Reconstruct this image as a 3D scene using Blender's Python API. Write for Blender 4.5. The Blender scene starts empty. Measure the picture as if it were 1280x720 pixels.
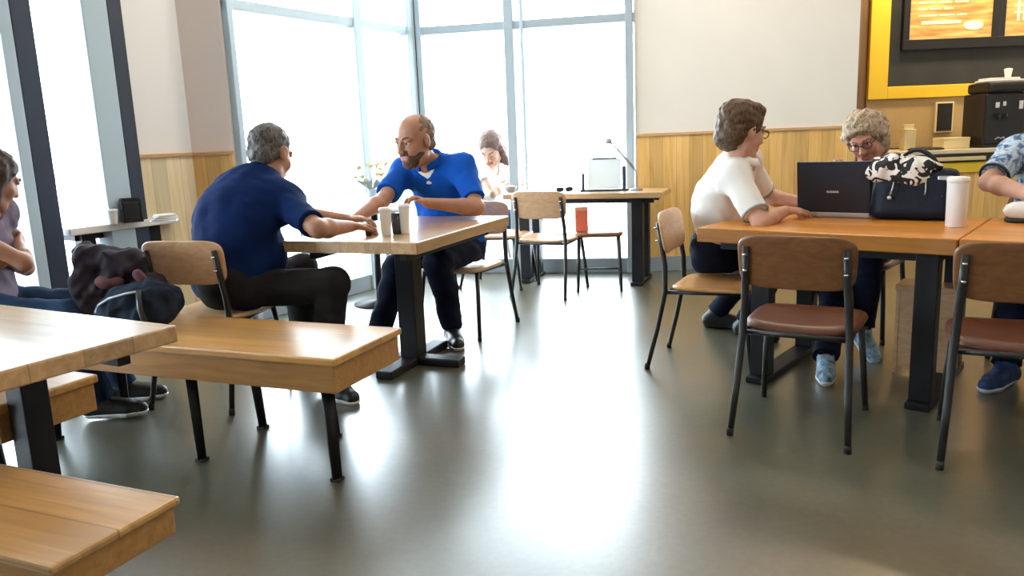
import bpy, bmesh, math, random
import numpy as np
from mathutils import Vector, Matrix

random.seed(7)
SC = bpy.context.scene
COL = SC.collection
V = lambda *a: np.array(a, dtype=float)

# ------------------------------------------------------------------ materials
def lin(c):
    return tuple((x / 12.92 if x <= 0.04045 else ((x + 0.055) / 1.055) ** 2.4) for x in c)

def mat(name, col, rough=0.5, metal=0.0, spec=0.5, emit=None, estr=0.0, coat=0.0, bump=0.0, bscale=60.0, var=0.0, vscale=8.0, sheen=0.0):
    m = bpy.data.materials.new(name); m.use_nodes = True
    nt = m.node_tree; b = nt.nodes['Principled BSDF']
    b.inputs['Base Color'].default_value = (*col, 1)
    b.inputs['Roughness'].default_value = rough
    b.inputs['Metallic'].default_value = metal
    b.inputs['Specular IOR Level'].default_value = spec
    b.inputs['Coat Weight'].default_value = coat
    b.inputs['Sheen Weight'].default_value = sheen
    if emit:
        b.inputs['Emission Color'].default_value = (*emit, 1); b.inputs['Emission Strength'].default_value = estr
    tc = nt.nodes.new('ShaderNodeTexCoord')
    if bump > 0:
        n = nt.nodes.new('ShaderNodeTexNoise'); n.inputs['Scale'].default_value = bscale; n.inputs['Detail'].default_value = 4
        bp = nt.nodes.new('ShaderNodeBump'); bp.inputs['Strength'].default_value = bump; bp.inputs['Distance'].default_value = 0.004
        nt.links.new(tc.outputs['Object'], n.inputs['Vector']); nt.links.new(n.outputs['Fac'], bp.inputs['Height'])
        nt.links.new(bp.outputs['Normal'], b.inputs['Normal'])
    if var > 0:
        n = nt.nodes.new('ShaderNodeTexNoise'); n.inputs['Scale'].default_value = vscale; n.inputs['Detail'].default_value = 5
        r = nt.nodes.new('ShaderNodeValToRGB')
        r.color_ramp.elements[0].position = 0.3; r.color_ramp.elements[1].position = 0.7
        r.color_ramp.elements[0].color = (*[c * (1 - var) for c in col], 1)
        r.color_ramp.elements[1].color = (*[min(1, c * (1 + var)) for c in col], 1)
        nt.links.new(tc.outputs['Object'], n.inputs['Vector']); nt.links.new(n.outputs['Fac'], r.inputs['Fac'])
        nt.links.new(r.outputs['Color'], b.inputs['Base Color'])
    return m

def wood(name, c1, c2, rough=0.3, scale=(1.2, 14, 14), coat=0.0, plank=None, spec=.5):
    m = bpy.data.materials.new(name); m.use_nodes = True
    nt = m.node_tree; b = nt.nodes['Principled BSDF']
    b.inputs['Roughness'].default_value = rough; b.inputs['Coat Weight'].default_value = coat
    b.inputs['Coat Roughness'].default_value = 0.28; b.inputs['Specular IOR Level'].default_value = spec
    tc = nt.nodes.new('ShaderNodeTexCoord'); mp = nt.nodes.new('ShaderNodeMapping')
    mp.inputs['Scale'].default_value = scale
    n = nt.nodes.new('ShaderNodeTexNoise'); n.inputs['Scale'].default_value = 2.2; n.inputs['Detail'].default_value = 7; n.inputs['Distortion'].default_value = 1.2
    r = nt.nodes.new('ShaderNodeValToRGB')
    r.color_ramp.elements[0].position = 0.32; r.color_ramp.elements[1].position = 0.68
    r.color_ramp.elements[0].color = (*c1, 1); r.color_ramp.elements[1].color = (*c2, 1)
    nt.links.new(tc.outputs['Object'], mp.inputs['Vector']); nt.links.new(mp.outputs['Vector'], n.inputs['Vector'])
    nt.links.new(n.outputs['Fac'], r.inputs['Fac'])
    out = r.outputs['Color']
    if plank:                                # plank = (axis, width): boards of slightly different tone with thin joints
        ax, w = plank
        sp = nt.nodes.new('ShaderNodeSeparateXYZ'); nt.links.new(tc.outputs['Object'], sp.inputs['Vector'])
        dv = nt.nodes.new('ShaderNodeMath'); dv.operation = 'DIVIDE'; dv.inputs[1].default_value = w
        nt.links.new(sp.outputs[ax], dv.inputs[0])
        fl = nt.nodes.new('ShaderNodeMath'); fl.operation = 'FLOOR'; nt.links.new(dv.outputs[0], fl.inputs[0])
        wn = nt.nodes.new('ShaderNodeTexWhiteNoise'); wn.noise_dimensions = '1D'; nt.links.new(fl.outputs[0], wn.inputs['W'])
        mr = nt.nodes.new('ShaderNodeMapRange'); mr.inputs['To Min'].default_value = 0.80; mr.inputs['To Max'].default_value = 1.12
        nt.links.new(wn.outputs['Value'], mr.inputs['Value'])
        fr = nt.nodes.new('ShaderNodeMath'); fr.operation = 'FRACT'; nt.links.new(dv.outputs[0], fr.inputs[0])
        gt = nt.nodes.new('ShaderNodeMath'); gt.operation = 'GREATER_THAN'; gt.inputs[1].default_value = 0.025; nt.links.new(fr.outputs[0], gt.inputs[0])
        mr2 = nt.nodes.new('ShaderNodeMapRange'); mr2.inputs['To Min'].default_value = 0.6; nt.links.new(gt.outputs[0], mr2.inputs['Value'])
        mu = nt.nodes.new('ShaderNodeMath'); mu.operation = 'MULTIPLY'
        nt.links.new(mr.outputs[0], mu.inputs[0]); nt.links.new(mr2.outputs[0], mu.inputs[1])
        vm = nt.nodes.new('ShaderNodeVectorMath'); vm.operation = 'SCALE'
        nt.links.new(out, vm.inputs[0]); nt.links.new(mu.outputs[0], vm.inputs['Scale'])
        out = vm.outputs['Vector']
    nt.links.new(out, b.inputs['Base Color'])
    return m

M = {}
M['oak'] = wood('oak', (.56, .33, .15), (.70, .45, .23), 0.30)
M['oak_top'] = wood('oak_top', (.50, .27, .10), (.66, .42, .20), 0.36, plank=('Y', .14), spec=.7, coat=1.0)
M['honey'] = wood('honey_top', (.55, .20, .028), (.71, .30, .05), 0.34, plank=('Y', .17))
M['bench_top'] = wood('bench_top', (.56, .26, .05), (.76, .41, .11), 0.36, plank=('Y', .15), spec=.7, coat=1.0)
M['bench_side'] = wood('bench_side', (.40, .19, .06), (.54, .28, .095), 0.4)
M['ply'] = wood('plywood', (.53, .31, .16), (.66, .42, .24), 0.35, (5, 1, 14))
M['walnut'] = wood('walnut', (.145, .054, .018), (.215, .085, .028), 0.36, (5, 1, 14))
M['leather'] = mat('leather', (.11, .033, .014), 0.38, bump=.25, bscale=180, var=.2, vscale=14)
M['wains'] = wood('wainscot', (.74, .44, .13), (.90, .59, .23), 0.42, (10, 10, .7), plank=('X', .115))
M['wains_lit'] = wood('wainscot_lit', (.80, .68, .42), (.92, .82, .58), 0.42, (10, 10, .7), plank=('X', .115))  # pier wainscot: strong window light put into a paler wood colour
M['steel'] = mat('dark_steel', (.010, .010, .012), 0.5, 0.0, spec=.3)
M['gunmetal'] = mat('gunmetal', (.035, .033, .032), 0.36, 0.5)
M['black'] = mat('black_plastic', (.012, .012, .013), 0.4)
M['rubber'] = mat('rubber', (.02, .02, .02), 0.7)
M['wall'] = mat('cream_paint', (.84, .82, .77), 0.75, var=.02, vscale=3)
M['white_paint'] = mat('white_paint', (.93, .95, .95), 0.7)
M['rose_paint'] = mat('blush_paint', (.88, .76, .69), 0.75)
M['ceil'] = mat('ceiling_paint', (.78, .77, .74), 0.85)
M['frame_dark'] = mat('window_frame_dark', (.03, .045, .075), 0.4, 0.2)
M['frame_mid'] = mat('window_frame_grey', (.38, .45, .50), 0.4, 0.1)  # grey lightened to carry the bloom of the bright panes
M['frame_pale'] = mat('window_frame_pale', (.46, .58, .66), 0.45, 0.0)  # glare and bloom around the panes put into this pale frame colour
M['base_grey'] = mat('baseboard_grey', (.30, .36, .40), 0.45)
M['yellow'] = mat('yellow_paint', (.83, .58, .035), 0.5)
M['board'] = mat('chalkboard', (.03, .034, .034), 0.6, var=.25, vscale=3)
M['brown_wall'] = wood('brown_wall', (.20, .12, .06), (.29, .18, .09), 0.5, (8, 8, .8))
M['tile'] = mat('beige_backsplash', (.50, .36, .17), 0.35, var=.06, vscale=5)
M['counter'] = mat('cream_counter', (.75, .66, .48), 0.25)
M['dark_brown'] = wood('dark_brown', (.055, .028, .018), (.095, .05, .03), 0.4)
M['white_plastic'] = mat('white_plastic', (.82, .83, .84), 0.35)
M['paper'] = mat('white_paper', (.85, .84, .81), 0.6)
M['cream'] = mat('cream_plastic', (.78, .66, .36), 0.5)
M['chrome'] = mat('chrome', (.6, .6, .6), 0.18, 1.0)
M['silver'] = mat('silver', (.62, .63, .64), 0.33, 0.8)
M['coral'] = mat('coral_card', (.72, .17, .10), 0.5)
M['bone'] = mat('eye_white', (.75, .72, .68), 0.2)
M['iris'] = mat('iris', (.05, .03, .02), 0.15)
M['concrete_out'] = mat('patio_concrete', (.62, .62, .62), 0.8, var=.08, vscale=2)
M['pale_out'] = mat('pale_patio_glare', (.62, .64, .66), 0.6)  # veil of outdoor glare put into this pale colour
M['grey_out'] = mat('grey_patio_metal', (.30, .32, .35), 0.5)

def floor_mat():
    m = bpy.data.materials.new('polished_concrete'); m.use_nodes = True
    nt = m.node_tree; b = nt.nodes['Principled BSDF']; L = nt.links.new
    tc = nt.nodes.new('ShaderNodeTexCoord')
    n = nt.nodes.new('ShaderNodeTexNoise'); n.inputs['Scale'].default_value = 1.3; n.inputs['Detail'].default_value = 8; n.inputs['Roughness'].default_value = .62
    r = nt.nodes.new('ShaderNodeValToRGB')
    r.color_ramp.elements[0].position = .3; r.color_ramp.elements[1].position = .7
    r.color_ramp.elements[0].color = (.095, .083, .058, 1); r.color_ramp.elements[1].color = (.155, .137, .098, 1)
    n2 = nt.nodes.new('ShaderNodeTexNoise'); n2.inputs['Scale'].default_value = 40; n2.inputs['Detail'].default_value = 6
    mx = nt.nodes.new('ShaderNodeMixRGB'); mx.blend_type = 'OVERLAY'; mx.inputs['Fac'].default_value = .25
    L(tc.outputs['Object'], n.inputs['Vector']); L(tc.outputs['Object'], n2.inputs['Vector'])
    L(n.outputs['Fac'], r.inputs['Fac']); L(r.outputs['Color'], mx.inputs['Color1']); L(n2.outputs['Fac'], mx.inputs['Color2'])
    n4 = nt.nodes.new('ShaderNodeTexNoise'); n4.inputs['Scale'].default_value = .55; n4.inputs['Detail'].default_value = 5
    r4 = nt.nodes.new('ShaderNodeValToRGB'); r4.color_ramp.elements[0].position = .38; r4.color_ramp.elements[1].position = .62
    r4.color_ramp.elements[0].color = (.72, .92, .95, 1); r4.color_ramp.elements[1].color = (1.15, .95, .72, 1)
    mx4 = nt.nodes.new('ShaderNodeMixRGB'); mx4.blend_type = 'MULTIPLY'; mx4.inputs['Fac'].default_value = 1
    L(tc.outputs['Object'], n4.inputs['Vector']); L(n4.outputs['Fac'], r4.inputs['Fac']); L(mx.outputs['Color'], mx4.inputs['Color1']); L(r4.outputs['Color'], mx4.inputs['Color2'])
    L(mx4.outputs['Color'], b.inputs['Base Color'])
    mr = nt.nodes.new('ShaderNodeMapRange'); mr.inputs['To Min'].default_value = .26; mr.inputs['To Max'].default_value = .34
    L(n.outputs['Fac'], mr.inputs['Value']); L(mr.outputs[0], b.inputs['Roughness'])
    bp = nt.nodes.new('ShaderNodeBump'); bp.inputs['Strength'].default_value = .015; bp.inputs['Distance'].default_value = .004
    n3 = nt.nodes.new('ShaderNodeTexNoise'); n3.inputs['Scale'].default_value = 3; L(tc.outputs['Object'], n3.inputs['Vector'])
    L(n3.outputs['Fac'], bp.inputs['Height']); L(bp.outputs['Normal'], b.inputs['Normal'])
    b.inputs['Specular IOR Level'].default_value = .8; b.inputs['Coat Weight'].default_value = .7; b.inputs['Coat Roughness'].default_value = .27
    return m
M['floor'] = floor_mat()

def glass_mat(name='window_glass', tint=(.97, .985, .99)):
    m = bpy.data.materials.new(name); m.use_nodes = True
    nt = m.node_tree; nt.nodes.clear(); L = nt.links.new
    o = nt.nodes.new('ShaderNodeOutputMaterial'); mx = nt.nodes.new('ShaderNodeMixShader')
    t = nt.nodes.new('ShaderNodeBsdfTransparent'); t.inputs['Color'].default_value = (*tint, 1)
    g = nt.nodes.new('ShaderNodeBsdfGlossy'); g.inputs['Roughness'].default_value = .02
    f = nt.nodes.new('ShaderNodeFresnel'); f.inputs['IOR'].default_value = 1.45
    L(f.outputs[0], mx.inputs['Fac']); L(t.outputs[0], mx.inputs[1]); L(g.outputs[0], mx.inputs[2]); L(mx.outputs[0], o.inputs['Surface'])
    return m
M['glass'] = glass_mat()

# ------------------------------------------------------------------ object helpers
def link(o, parent=None):
    COL.objects.link(o)
    if parent is not None: o.parent = parent
    return o

def mesh_obj(name, verts, faces, m, parent=None, smooth=True, loc=None, rz=0.0):
    me = bpy.data.meshes.new(name)
    me.from_pydata([tuple(map(float, v)) for v in verts], [], [tuple(int(i) for i in f) for f in faces])
    me.materials.append(M[m] if isinstance(m, str) else m)
    if smooth: me.polygons.foreach_set('use_smooth', [True] * len(me.polygons))
    me.update()
    o = bpy.data.objects.new(name, me)
    if loc is not None: o.location = loc
    o.rotation_euler.z = rz
    return link(o, parent)

def tag(o, label=None, cat=None, group=None, kind=None):
    if label: o['label'] = label
    if cat: o['category'] = cat
    if group: o['group'] = group
    if kind: o['kind'] = kind
    return o

def thing(name, label, cat, loc=(0, 0, 0), rz=0.0, group=None):
    o = bpy.data.objects.new(name, None); o.empty_display_size = .1
    o.location = loc; o.rotation_euler.z = rz
    link(o); return tag(o, label, cat, group)

def dup(root, loc, rz, label=None, group=None):
    def cp(o, par):
        c = o.copy(); COL.objects.link(c)
        if par is not None: c.parent = par
        for ch in list(o.children): cp(ch, c)
        return c
    r = cp(root, None); r.location = loc; r.rotation_euler.z = rz
    if label: r['label'] = label
    if group: r['group'] = group
    return r

class MB:
    """collects shapes into one mesh"""
    def __init__(s): s.v = []; s.f = []; s.smooth = []
    def add(s, verts, faces, smooth=True):
        b = len(s.v); s.v += [tuple(map(float, q)) for q in verts]
        s.f += [tuple(b + int(i) for i in q) for q in faces]; s.smooth += [smooth] * len(faces); return s
    def box(s, lo, hi, bev=.004, seg=2, rot=None, at=None):
        bm = bmesh.new(); bmesh.ops.create_cube(bm, size=1)
        lo = Vector(lo); hi = Vector(hi)
        for v in bm.verts: v.co = Vector([(lo[i] + hi[i]) / 2 + v.co[i] * (hi[i] - lo[i]) for i in range(3)])
        if bev > 0:
            bev = min(bev, min(hi[i] - lo[i] for i in range(3)) * .45)
            bmesh.ops.bevel(bm, geom=list(bm.edges), offset=bev, segments=seg, profile=.5, affect='EDGES')
        vs = [v.co.copy() for v in bm.verts]
        if rot is not None: vs = [rot @ v for v in vs]
        if at is not None: vs = [v + Vector(at) for v in vs]
        bm.verts.index_update()
        s.add(vs, [[v.index for v in f.verts] for f in bm.faces], False); bm.free(); return s
    def tube(s, pts, r, n=12, cap=True, flat=None):
        pts = [V(*p) for p in pts]; k = len(pts)
        rs = [r] * k if not hasattr(r, '__len__') else list(r)
        vs = []; fs = []; up = None
        for i in range(k):
            t = pts[min(i + 1, k - 1)] - pts[max(i - 1, 0)]; t /= np.linalg.norm(t) + 1e-12
            if up is None:
                up = V(0, 0, 1) if abs(t[2]) < .9 else V(0, 1, 0)
            up = up - t * np.dot(up, t); up /= np.linalg.norm(up); sd = np.cross(t, up)
            for j in range(n):
                a = 2 * math.pi * j / n
                q = math.cos(a) * sd * (flat if flat else 1) + math.sin(a) * up
                vs.append(pts[i] + rs[i] * q)
        for i in range(k - 1):
            for j in range(n):
                fs.append((i * n + j, i * n + (j + 1) % n, (i + 1) * n + (j + 1) % n, (i + 1) * n + j))
        if cap: fs += [tuple(range(n))[::-1], tuple((k - 1) * n + j for j in range(n))]
        return s.add(vs, fs)
    def lathe(s, prof, at=(0, 0, 0), n=28, cap=True):
        vs = []; fs = []; k = len(prof)
        for r, z in prof:
            for j in range(n):
                a = 2 * math.pi * j / n; vs.append((at[0] + r * math.cos(a), at[1] + r * math.sin(a), at[2] + z))
        for i in range(k - 1):
            for j in range(n): fs.append((i * n + j, i * n + (j + 1) % n, (i + 1) * n + (j + 1) % n, (i + 1) * n + j))
        if cap: fs += [tuple(range(n))[::-1], tuple((k - 1) * n + j for j in range(n))]
        return s.add(vs, fs)
    def pad(s, a, b, th, fn, e=.45, rings=7, n=48, edge=.5):
        """rounded superellipse plate, half sizes a,b, thickness th; fn(u,v,w)->xyz places it"""
        def ring(q, w, out):
            for j in range(n):
                t = 2 * math.pi * j / n; c, d = math.cos(t), math.sin(t)
                out.append(fn(a * q * math.copysign(abs(c) ** e, c), b * q * math.copysign(abs(d) ** e, d), w))
        vs = []
        prof = [(q / rings * (1 - edge * th / min(a, b)), th / 2) for q in range(1, rings + 1)]
        rim = [(1 - edge * th / min(a, b) * (1 - math.cos(x)), th / 2 * math.sin(x)) for x in (1.0, .5, 0, -.5, -1.0)]
        rim = [(1 - edge * th / min(a, b) * (1 - math.cos(x)), th / 2 * math.sin(x)) for x in (1.1, .6, 0, -.6, -1.1)]
        full = prof + rim + [(q, -w) for q, w in prof[::-1]]
        for q, w in full: ring(q, w, vs)
        k = len(full); fs = []
        for i in range(k - 1):
            for j in range(n): fs.append((i * n + j, (i + 1) * n + j, (i + 1) * n + (j + 1) % n, i * n + (j + 1) % n))
        fs += [tuple(range(n)), tuple((k - 1) * n + j for j in range(n))[::-1]]
        return s.add(vs, fs)
    def build(s, name, m, parent=None, loc=None, rz=0.0):
        o = mesh_obj(name, s.v, s.f, m, parent, False, loc, rz)
        o.data.polygons.foreach_set('use_smooth', s.smooth); o.data.update()
        return o

def struct(o): return tag(o, kind='structure')
def rz_of(f): return math.atan2(f[1], f[0]) - math.pi / 2      # heading so that local +y points along f
# ------------------------------------------------------------------ organic shapes: distance fields meshed as one surface
def nrm(a): a = np.asarray(a, float); return a / (np.linalg.norm(a) + 1e-12)

class Field:
    def __init__(s, lo, hi, h):
        s.lo = np.asarray(lo, float); s.h = h
        s.n = np.ceil((np.asarray(hi, float) - s.lo) / h).astype(int) + 1
        s.a = np.full(s.n, 1.0, np.float32)
    def sub(s, lo, hi):
        i0 = np.clip(np.floor((lo - s.lo) / s.h).astype(int), 0, s.n - 1); i1 = np.clip(np.ceil((hi - s.lo) / s.h).astype(int) + 1, 1, s.n)
        ax = [(s.lo[k] + s.h * np.arange(i0[k], i1[k])).astype(np.float32) for k in range(3)]
        g = np.meshgrid(*ax, indexing='ij')
        return tuple(slice(i0[k], i1[k]) for k in range(3)), g
    def put(s, sl, d, k, op='u'):
        a = s.a[sl]
        if op == 'u':
            hh = np.maximum(k - np.abs(a - d), 0) / max(k, 1e-6); s.a[sl] = np.minimum(a, d) - hh * hh * k / 4
        elif op == 'd':
            d = -d; hh = np.maximum(k - np.abs(a - d), 0) / max(k, 1e-6); s.a[sl] = np.maximum(a, d) + hh * hh * k / 4
        elif op == 'i':
            s.a[sl] = np.maximum(a, d)
    def cone(s, a, b, ra, rb, k=.02, op='u', planes=()):
        a = np.asarray(a, float); b = np.asarray(b, float); m = max(ra, rb) + k + .03
        sl, (X, Y, Z) = s.sub(np.minimum(a, b) - m, np.maximum(a, b) + m)
        d = b - a; L2 = float(d @ d) + 1e-12
        px, py, pz = X - a[0], Y - a[1], Z - a[2]
        t = np.clip((px * d[0] + py * d[1] + pz * d[2]) / L2, 0, 1)
        q = np.sqrt((px - t * d[0]) ** 2 + (py - t * d[1]) ** 2 + (pz - t * d[2]) ** 2) - (ra + (rb - ra) * t)
        for pt, n in planes:                  # keep only the side n points away from
            n = nrm(n); q = np.maximum(q, (X - pt[0]) * n[0] + (Y - pt[1]) * n[1] + (Z - pt[2]) * n[2])
        s.put(sl, q, k, op)
    def ell(s, c, r, axes=None, k=.02, op='u', planes=()):
        c = np.asarray(c, float); r = np.asarray(r, float); m = r.max() + k + .03
        sl, (X, Y, Z) = s.sub(c - m, c + m)
        ax = np.eye(3) if axes is None else np.asarray(axes)
        px, py, pz = X - c[0], Y - c[1], Z - c[2]
        q = [(px * ax[i][0] + py * ax[i][1] + pz * ax[i][2]) for i in range(3)]
        k0 = np.sqrt(sum((q[i] / r[i]) ** 2 for i in range(3))); k1 = np.sqrt(sum((q[i] / r[i] ** 2) ** 2 for i in range(3))) + 1e-9
        d = np.where(k0 < .05, -r.min(), k0 * (k0 - 1) / k1)
        for pt, n in planes:
            n = nrm(n); d = np.maximum(d, (X - pt[0]) * n[0] + (Y - pt[1]) * n[1] + (Z - pt[2]) * n[2])
        s.put(sl, d.astype(np.float32), k, op)
    def box(s, c, r, axes=None, rad=.01, k=.01, op='u'):
        c = np.asarray(c, float); r = np.asarray(r, float); m = np.linalg.norm(r) + k + .03
        sl, (X, Y, Z) = s.sub(c - m, c + m)
        ax = np.eye(3) if axes is None else np.asarray(axes)
        px, py, pz = X - c[0], Y - c[1], Z - c[2]
        q = [np.abs(px * ax[i][0] + py * ax[i][1] + pz * ax[i][2]) - (r[i] - rad) for i in range(3)]
        d = np.sqrt(sum(np.maximum(t, 0) ** 2 for t in q)) + np.minimum(np.maximum(np.maximum(q[0], q[1]), q[2]), 0) - rad
        s.put(sl, d, k, op)
    def plane(s, pt, n):                      # cut away the side n points to
        n = nrm(n); sl, (X, Y, Z) = s.sub(s.lo, s.lo + s.h * s.n)
        s.a = np.maximum(s.a, ((X - pt[0]) * n[0] + (Y - pt[1]) * n[1] + (Z - pt[2]) * n[2]).astype(np.float32))
    def noise(s, amp, freq, seed=0, n=7, stretch=(1, 1, 1)):
        rs = np.random.RandomState(seed)
        near = np.abs(s.a) < .05; idx = np.argwhere(near)
        p = s.lo + idx * s.h; v = np.zeros(len(idx))
        for i in range(n):
            w = nrm(rs.randn(3)) * np.asarray(stretch) * freq * (.6 + 1.0 * rs.rand())
            v += np.sin(p @ w + rs.rand() * 6.28 + 1.3 * np.sin(p @ (np.roll(w, 1) * .7) + i))
        s.a[near] += (amp * v / math.sqrt(n)).astype(np.float32)
    def mesh(s):
        f = s.a; ins = f < 0
        nx, ny, nz = f.shape
        cnt = np.zeros((nx - 1, ny - 1, nz - 1), np.int8)
        for dx in (0, 1):
            for dy in (0, 1):
                for dz in (0, 1): cnt += ins[dx:nx - 1 + dx, dy:ny - 1 + dy, dz:nz - 1 + dz]
        cells = np.argwhere((cnt > 0) & (cnt < 8))
        idx = -np.ones(cnt.shape, np.int32); idx[tuple(cells.T)] = np.arange(len(cells))
        acc = np.zeros((len(cells), 3)); num = np.zeros(len(cells))
        cor = [(x, y, z) for x in (0, 1) for y in (0, 1) for z in (0, 1)]
        val = {c: f[cells[:, 0] + c[0], cells[:, 1] + c[1], cells[:, 2] + c[2]].astype(float) for c in cor}
        for a in cor:
            for axn in range(3):
                if a[axn]: continue
                b = tuple(1 if i == axn else a[i] for i in range(3))
                va, vb = val[a], val[b]; cr = (va < 0) != (vb < 0)
                t = np.where(cr, va / np.where(cr, va - vb, 1), 0)
                p = np.repeat(np.array([a], float), len(cells), 0); p[:, axn] += t
                acc[cr] += p[cr]; num[cr] += 1
        verts = s.lo + (cells + acc / num[:, None]) * s.h
        quads = []
        for axn in range(3):
            sa = [slice(0, None)] * 3; sb = [slice(0, None)] * 3
            sa[axn] = slice(0, -1); sb[axn] = slice(1, None)
            A = ins[tuple(sa)]; B = ins[tuple(sb)]
            e = np.argwhere(A != B)
            o1, o2 = [(1, 2), (2, 0), (0, 1)][axn]
            ok = (e[:, o1] > 0) & (e[:, o2] > 0) & (e[:, o1] < f.shape[o1] - 1) & (e[:, o2] < f.shape[o2] - 1); e = e[ok]
            flip = A[tuple(e.T)]
            def at(i, j):
                q = e.copy(); q[:, o1] += i; q[:, o2] += j; return idx[tuple(q.T)]
            q = np.stack([at(-1, -1), at(0, -1), at(0, 0), at(-1, 0)], 1)
            q[~flip] = q[~flip][:, ::-1]
            quads.append(q)
        return verts, np.concatenate(quads)

def field_obj(name, F, m, parent, origin, relax=1):
    v, q = F.mesh()
    if name in ('hair', 'beard', 'body', 'shirt', 'cloth', 'lining', 'cuff', 'undershirt'):   # keep the one connected surface
        lab = np.arange(len(v))
        while True:
            m0 = lab[q].min(1); new = lab.copy()
            for i in range(4): np.minimum.at(new, q[:, i], m0)
            new = new[new]
            if (new == lab).all(): break
            lab = new
        big = np.bincount(lab).argmax(); q = q[lab[q[:, 0]] == big]
        used = np.unique(q); mp = -np.ones(len(v), int); mp[used] = np.arange(len(used)); v = v[used]; q = mp[q]
    for _ in range(relax):                   # light smoothing along the faces
        acc = np.zeros_like(v); num = np.zeros(len(v))
        for i in range(4):
            for j in (1, 3):
                np.add.at(acc, q[:, i], v[q[:, (i + j) % 4]]); np.add.at(num, q[:, i], 1)
        v = v * .5 + .5 * acc / np.maximum(num, 1)[:, None]
    v = v - np.asarray(origin)
    me = bpy.data.meshes.new(name)
    me.vertices.add(len(v)); me.vertices.foreach_set('co', v.astype(np.float32).ravel())
    me.loops.add(q.size); me.loops.foreach_set('vertex_index', q.astype(np.int32).ravel())
    me.polygons.add(len(q)); me.polygons.foreach_set('loop_start', np.arange(0, q.size, 4, dtype=np.int32))
    me.polygons.foreach_set('use_smooth', np.ones(len(q), bool))
    me.update(calc_edges=True); me.validate()
    me.materials.append(M[m] if isinstance(m, str) else m)
    o = bpy.data.objects.new(name, me)
    return link(o, parent)

def ik(a, c, l1, l2, pole):
    a = np.asarray(a, float); c = np.asarray(c, float); d = np.linalg.norm(c - a); u = (c - a) / d
    if d > .995 * (l1 + l2): f = d / (.995 * (l1 + l2)); l1 *= f; l2 *= f
    x = (d * d + l1 * l1 - l2 * l2) / (2 * d); y = math.sqrt(max(l1 * l1 - x * x, 0))
    p = np.asarray(pole, float); p = nrm(p - u * (p @ u))
    return a + u * x + p * y

def skin_mat(name, col, blush=(.55, .22, .15)):
    m = mat(name, col, .48, spec=.4, bump=.08, bscale=220, var=.10, vscale=18)
    m.node_tree.nodes['Principled BSDF'].inputs['Subsurface Weight'].default_value = .12
    m.node_tree.nodes['Principled BSDF'].inputs['Subsurface Radius'].default_value = (.02, .008, .004)
    return m
def cloth(name, col, var=.12, rough=.85): return mat(name, col, rough, spec=.12, bump=.3, bscale=260, var=var, vscale=9)
def hair_mat(name, c1, c2):
    m = wood(name, c1, c2, .6, (38, 38, 16), spec=.25); return m

def head_axes(look, tilt=0.0):
    f = nrm(look); r = nrm(np.cross(f, V(0, 0, 1))); u = np.cross(r, f)
    if tilt: r, u = r * math.cos(tilt) + u * math.sin(tilt), u * math.cos(tilt) - r * math.sin(tilt)
    return r, f, u

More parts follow.
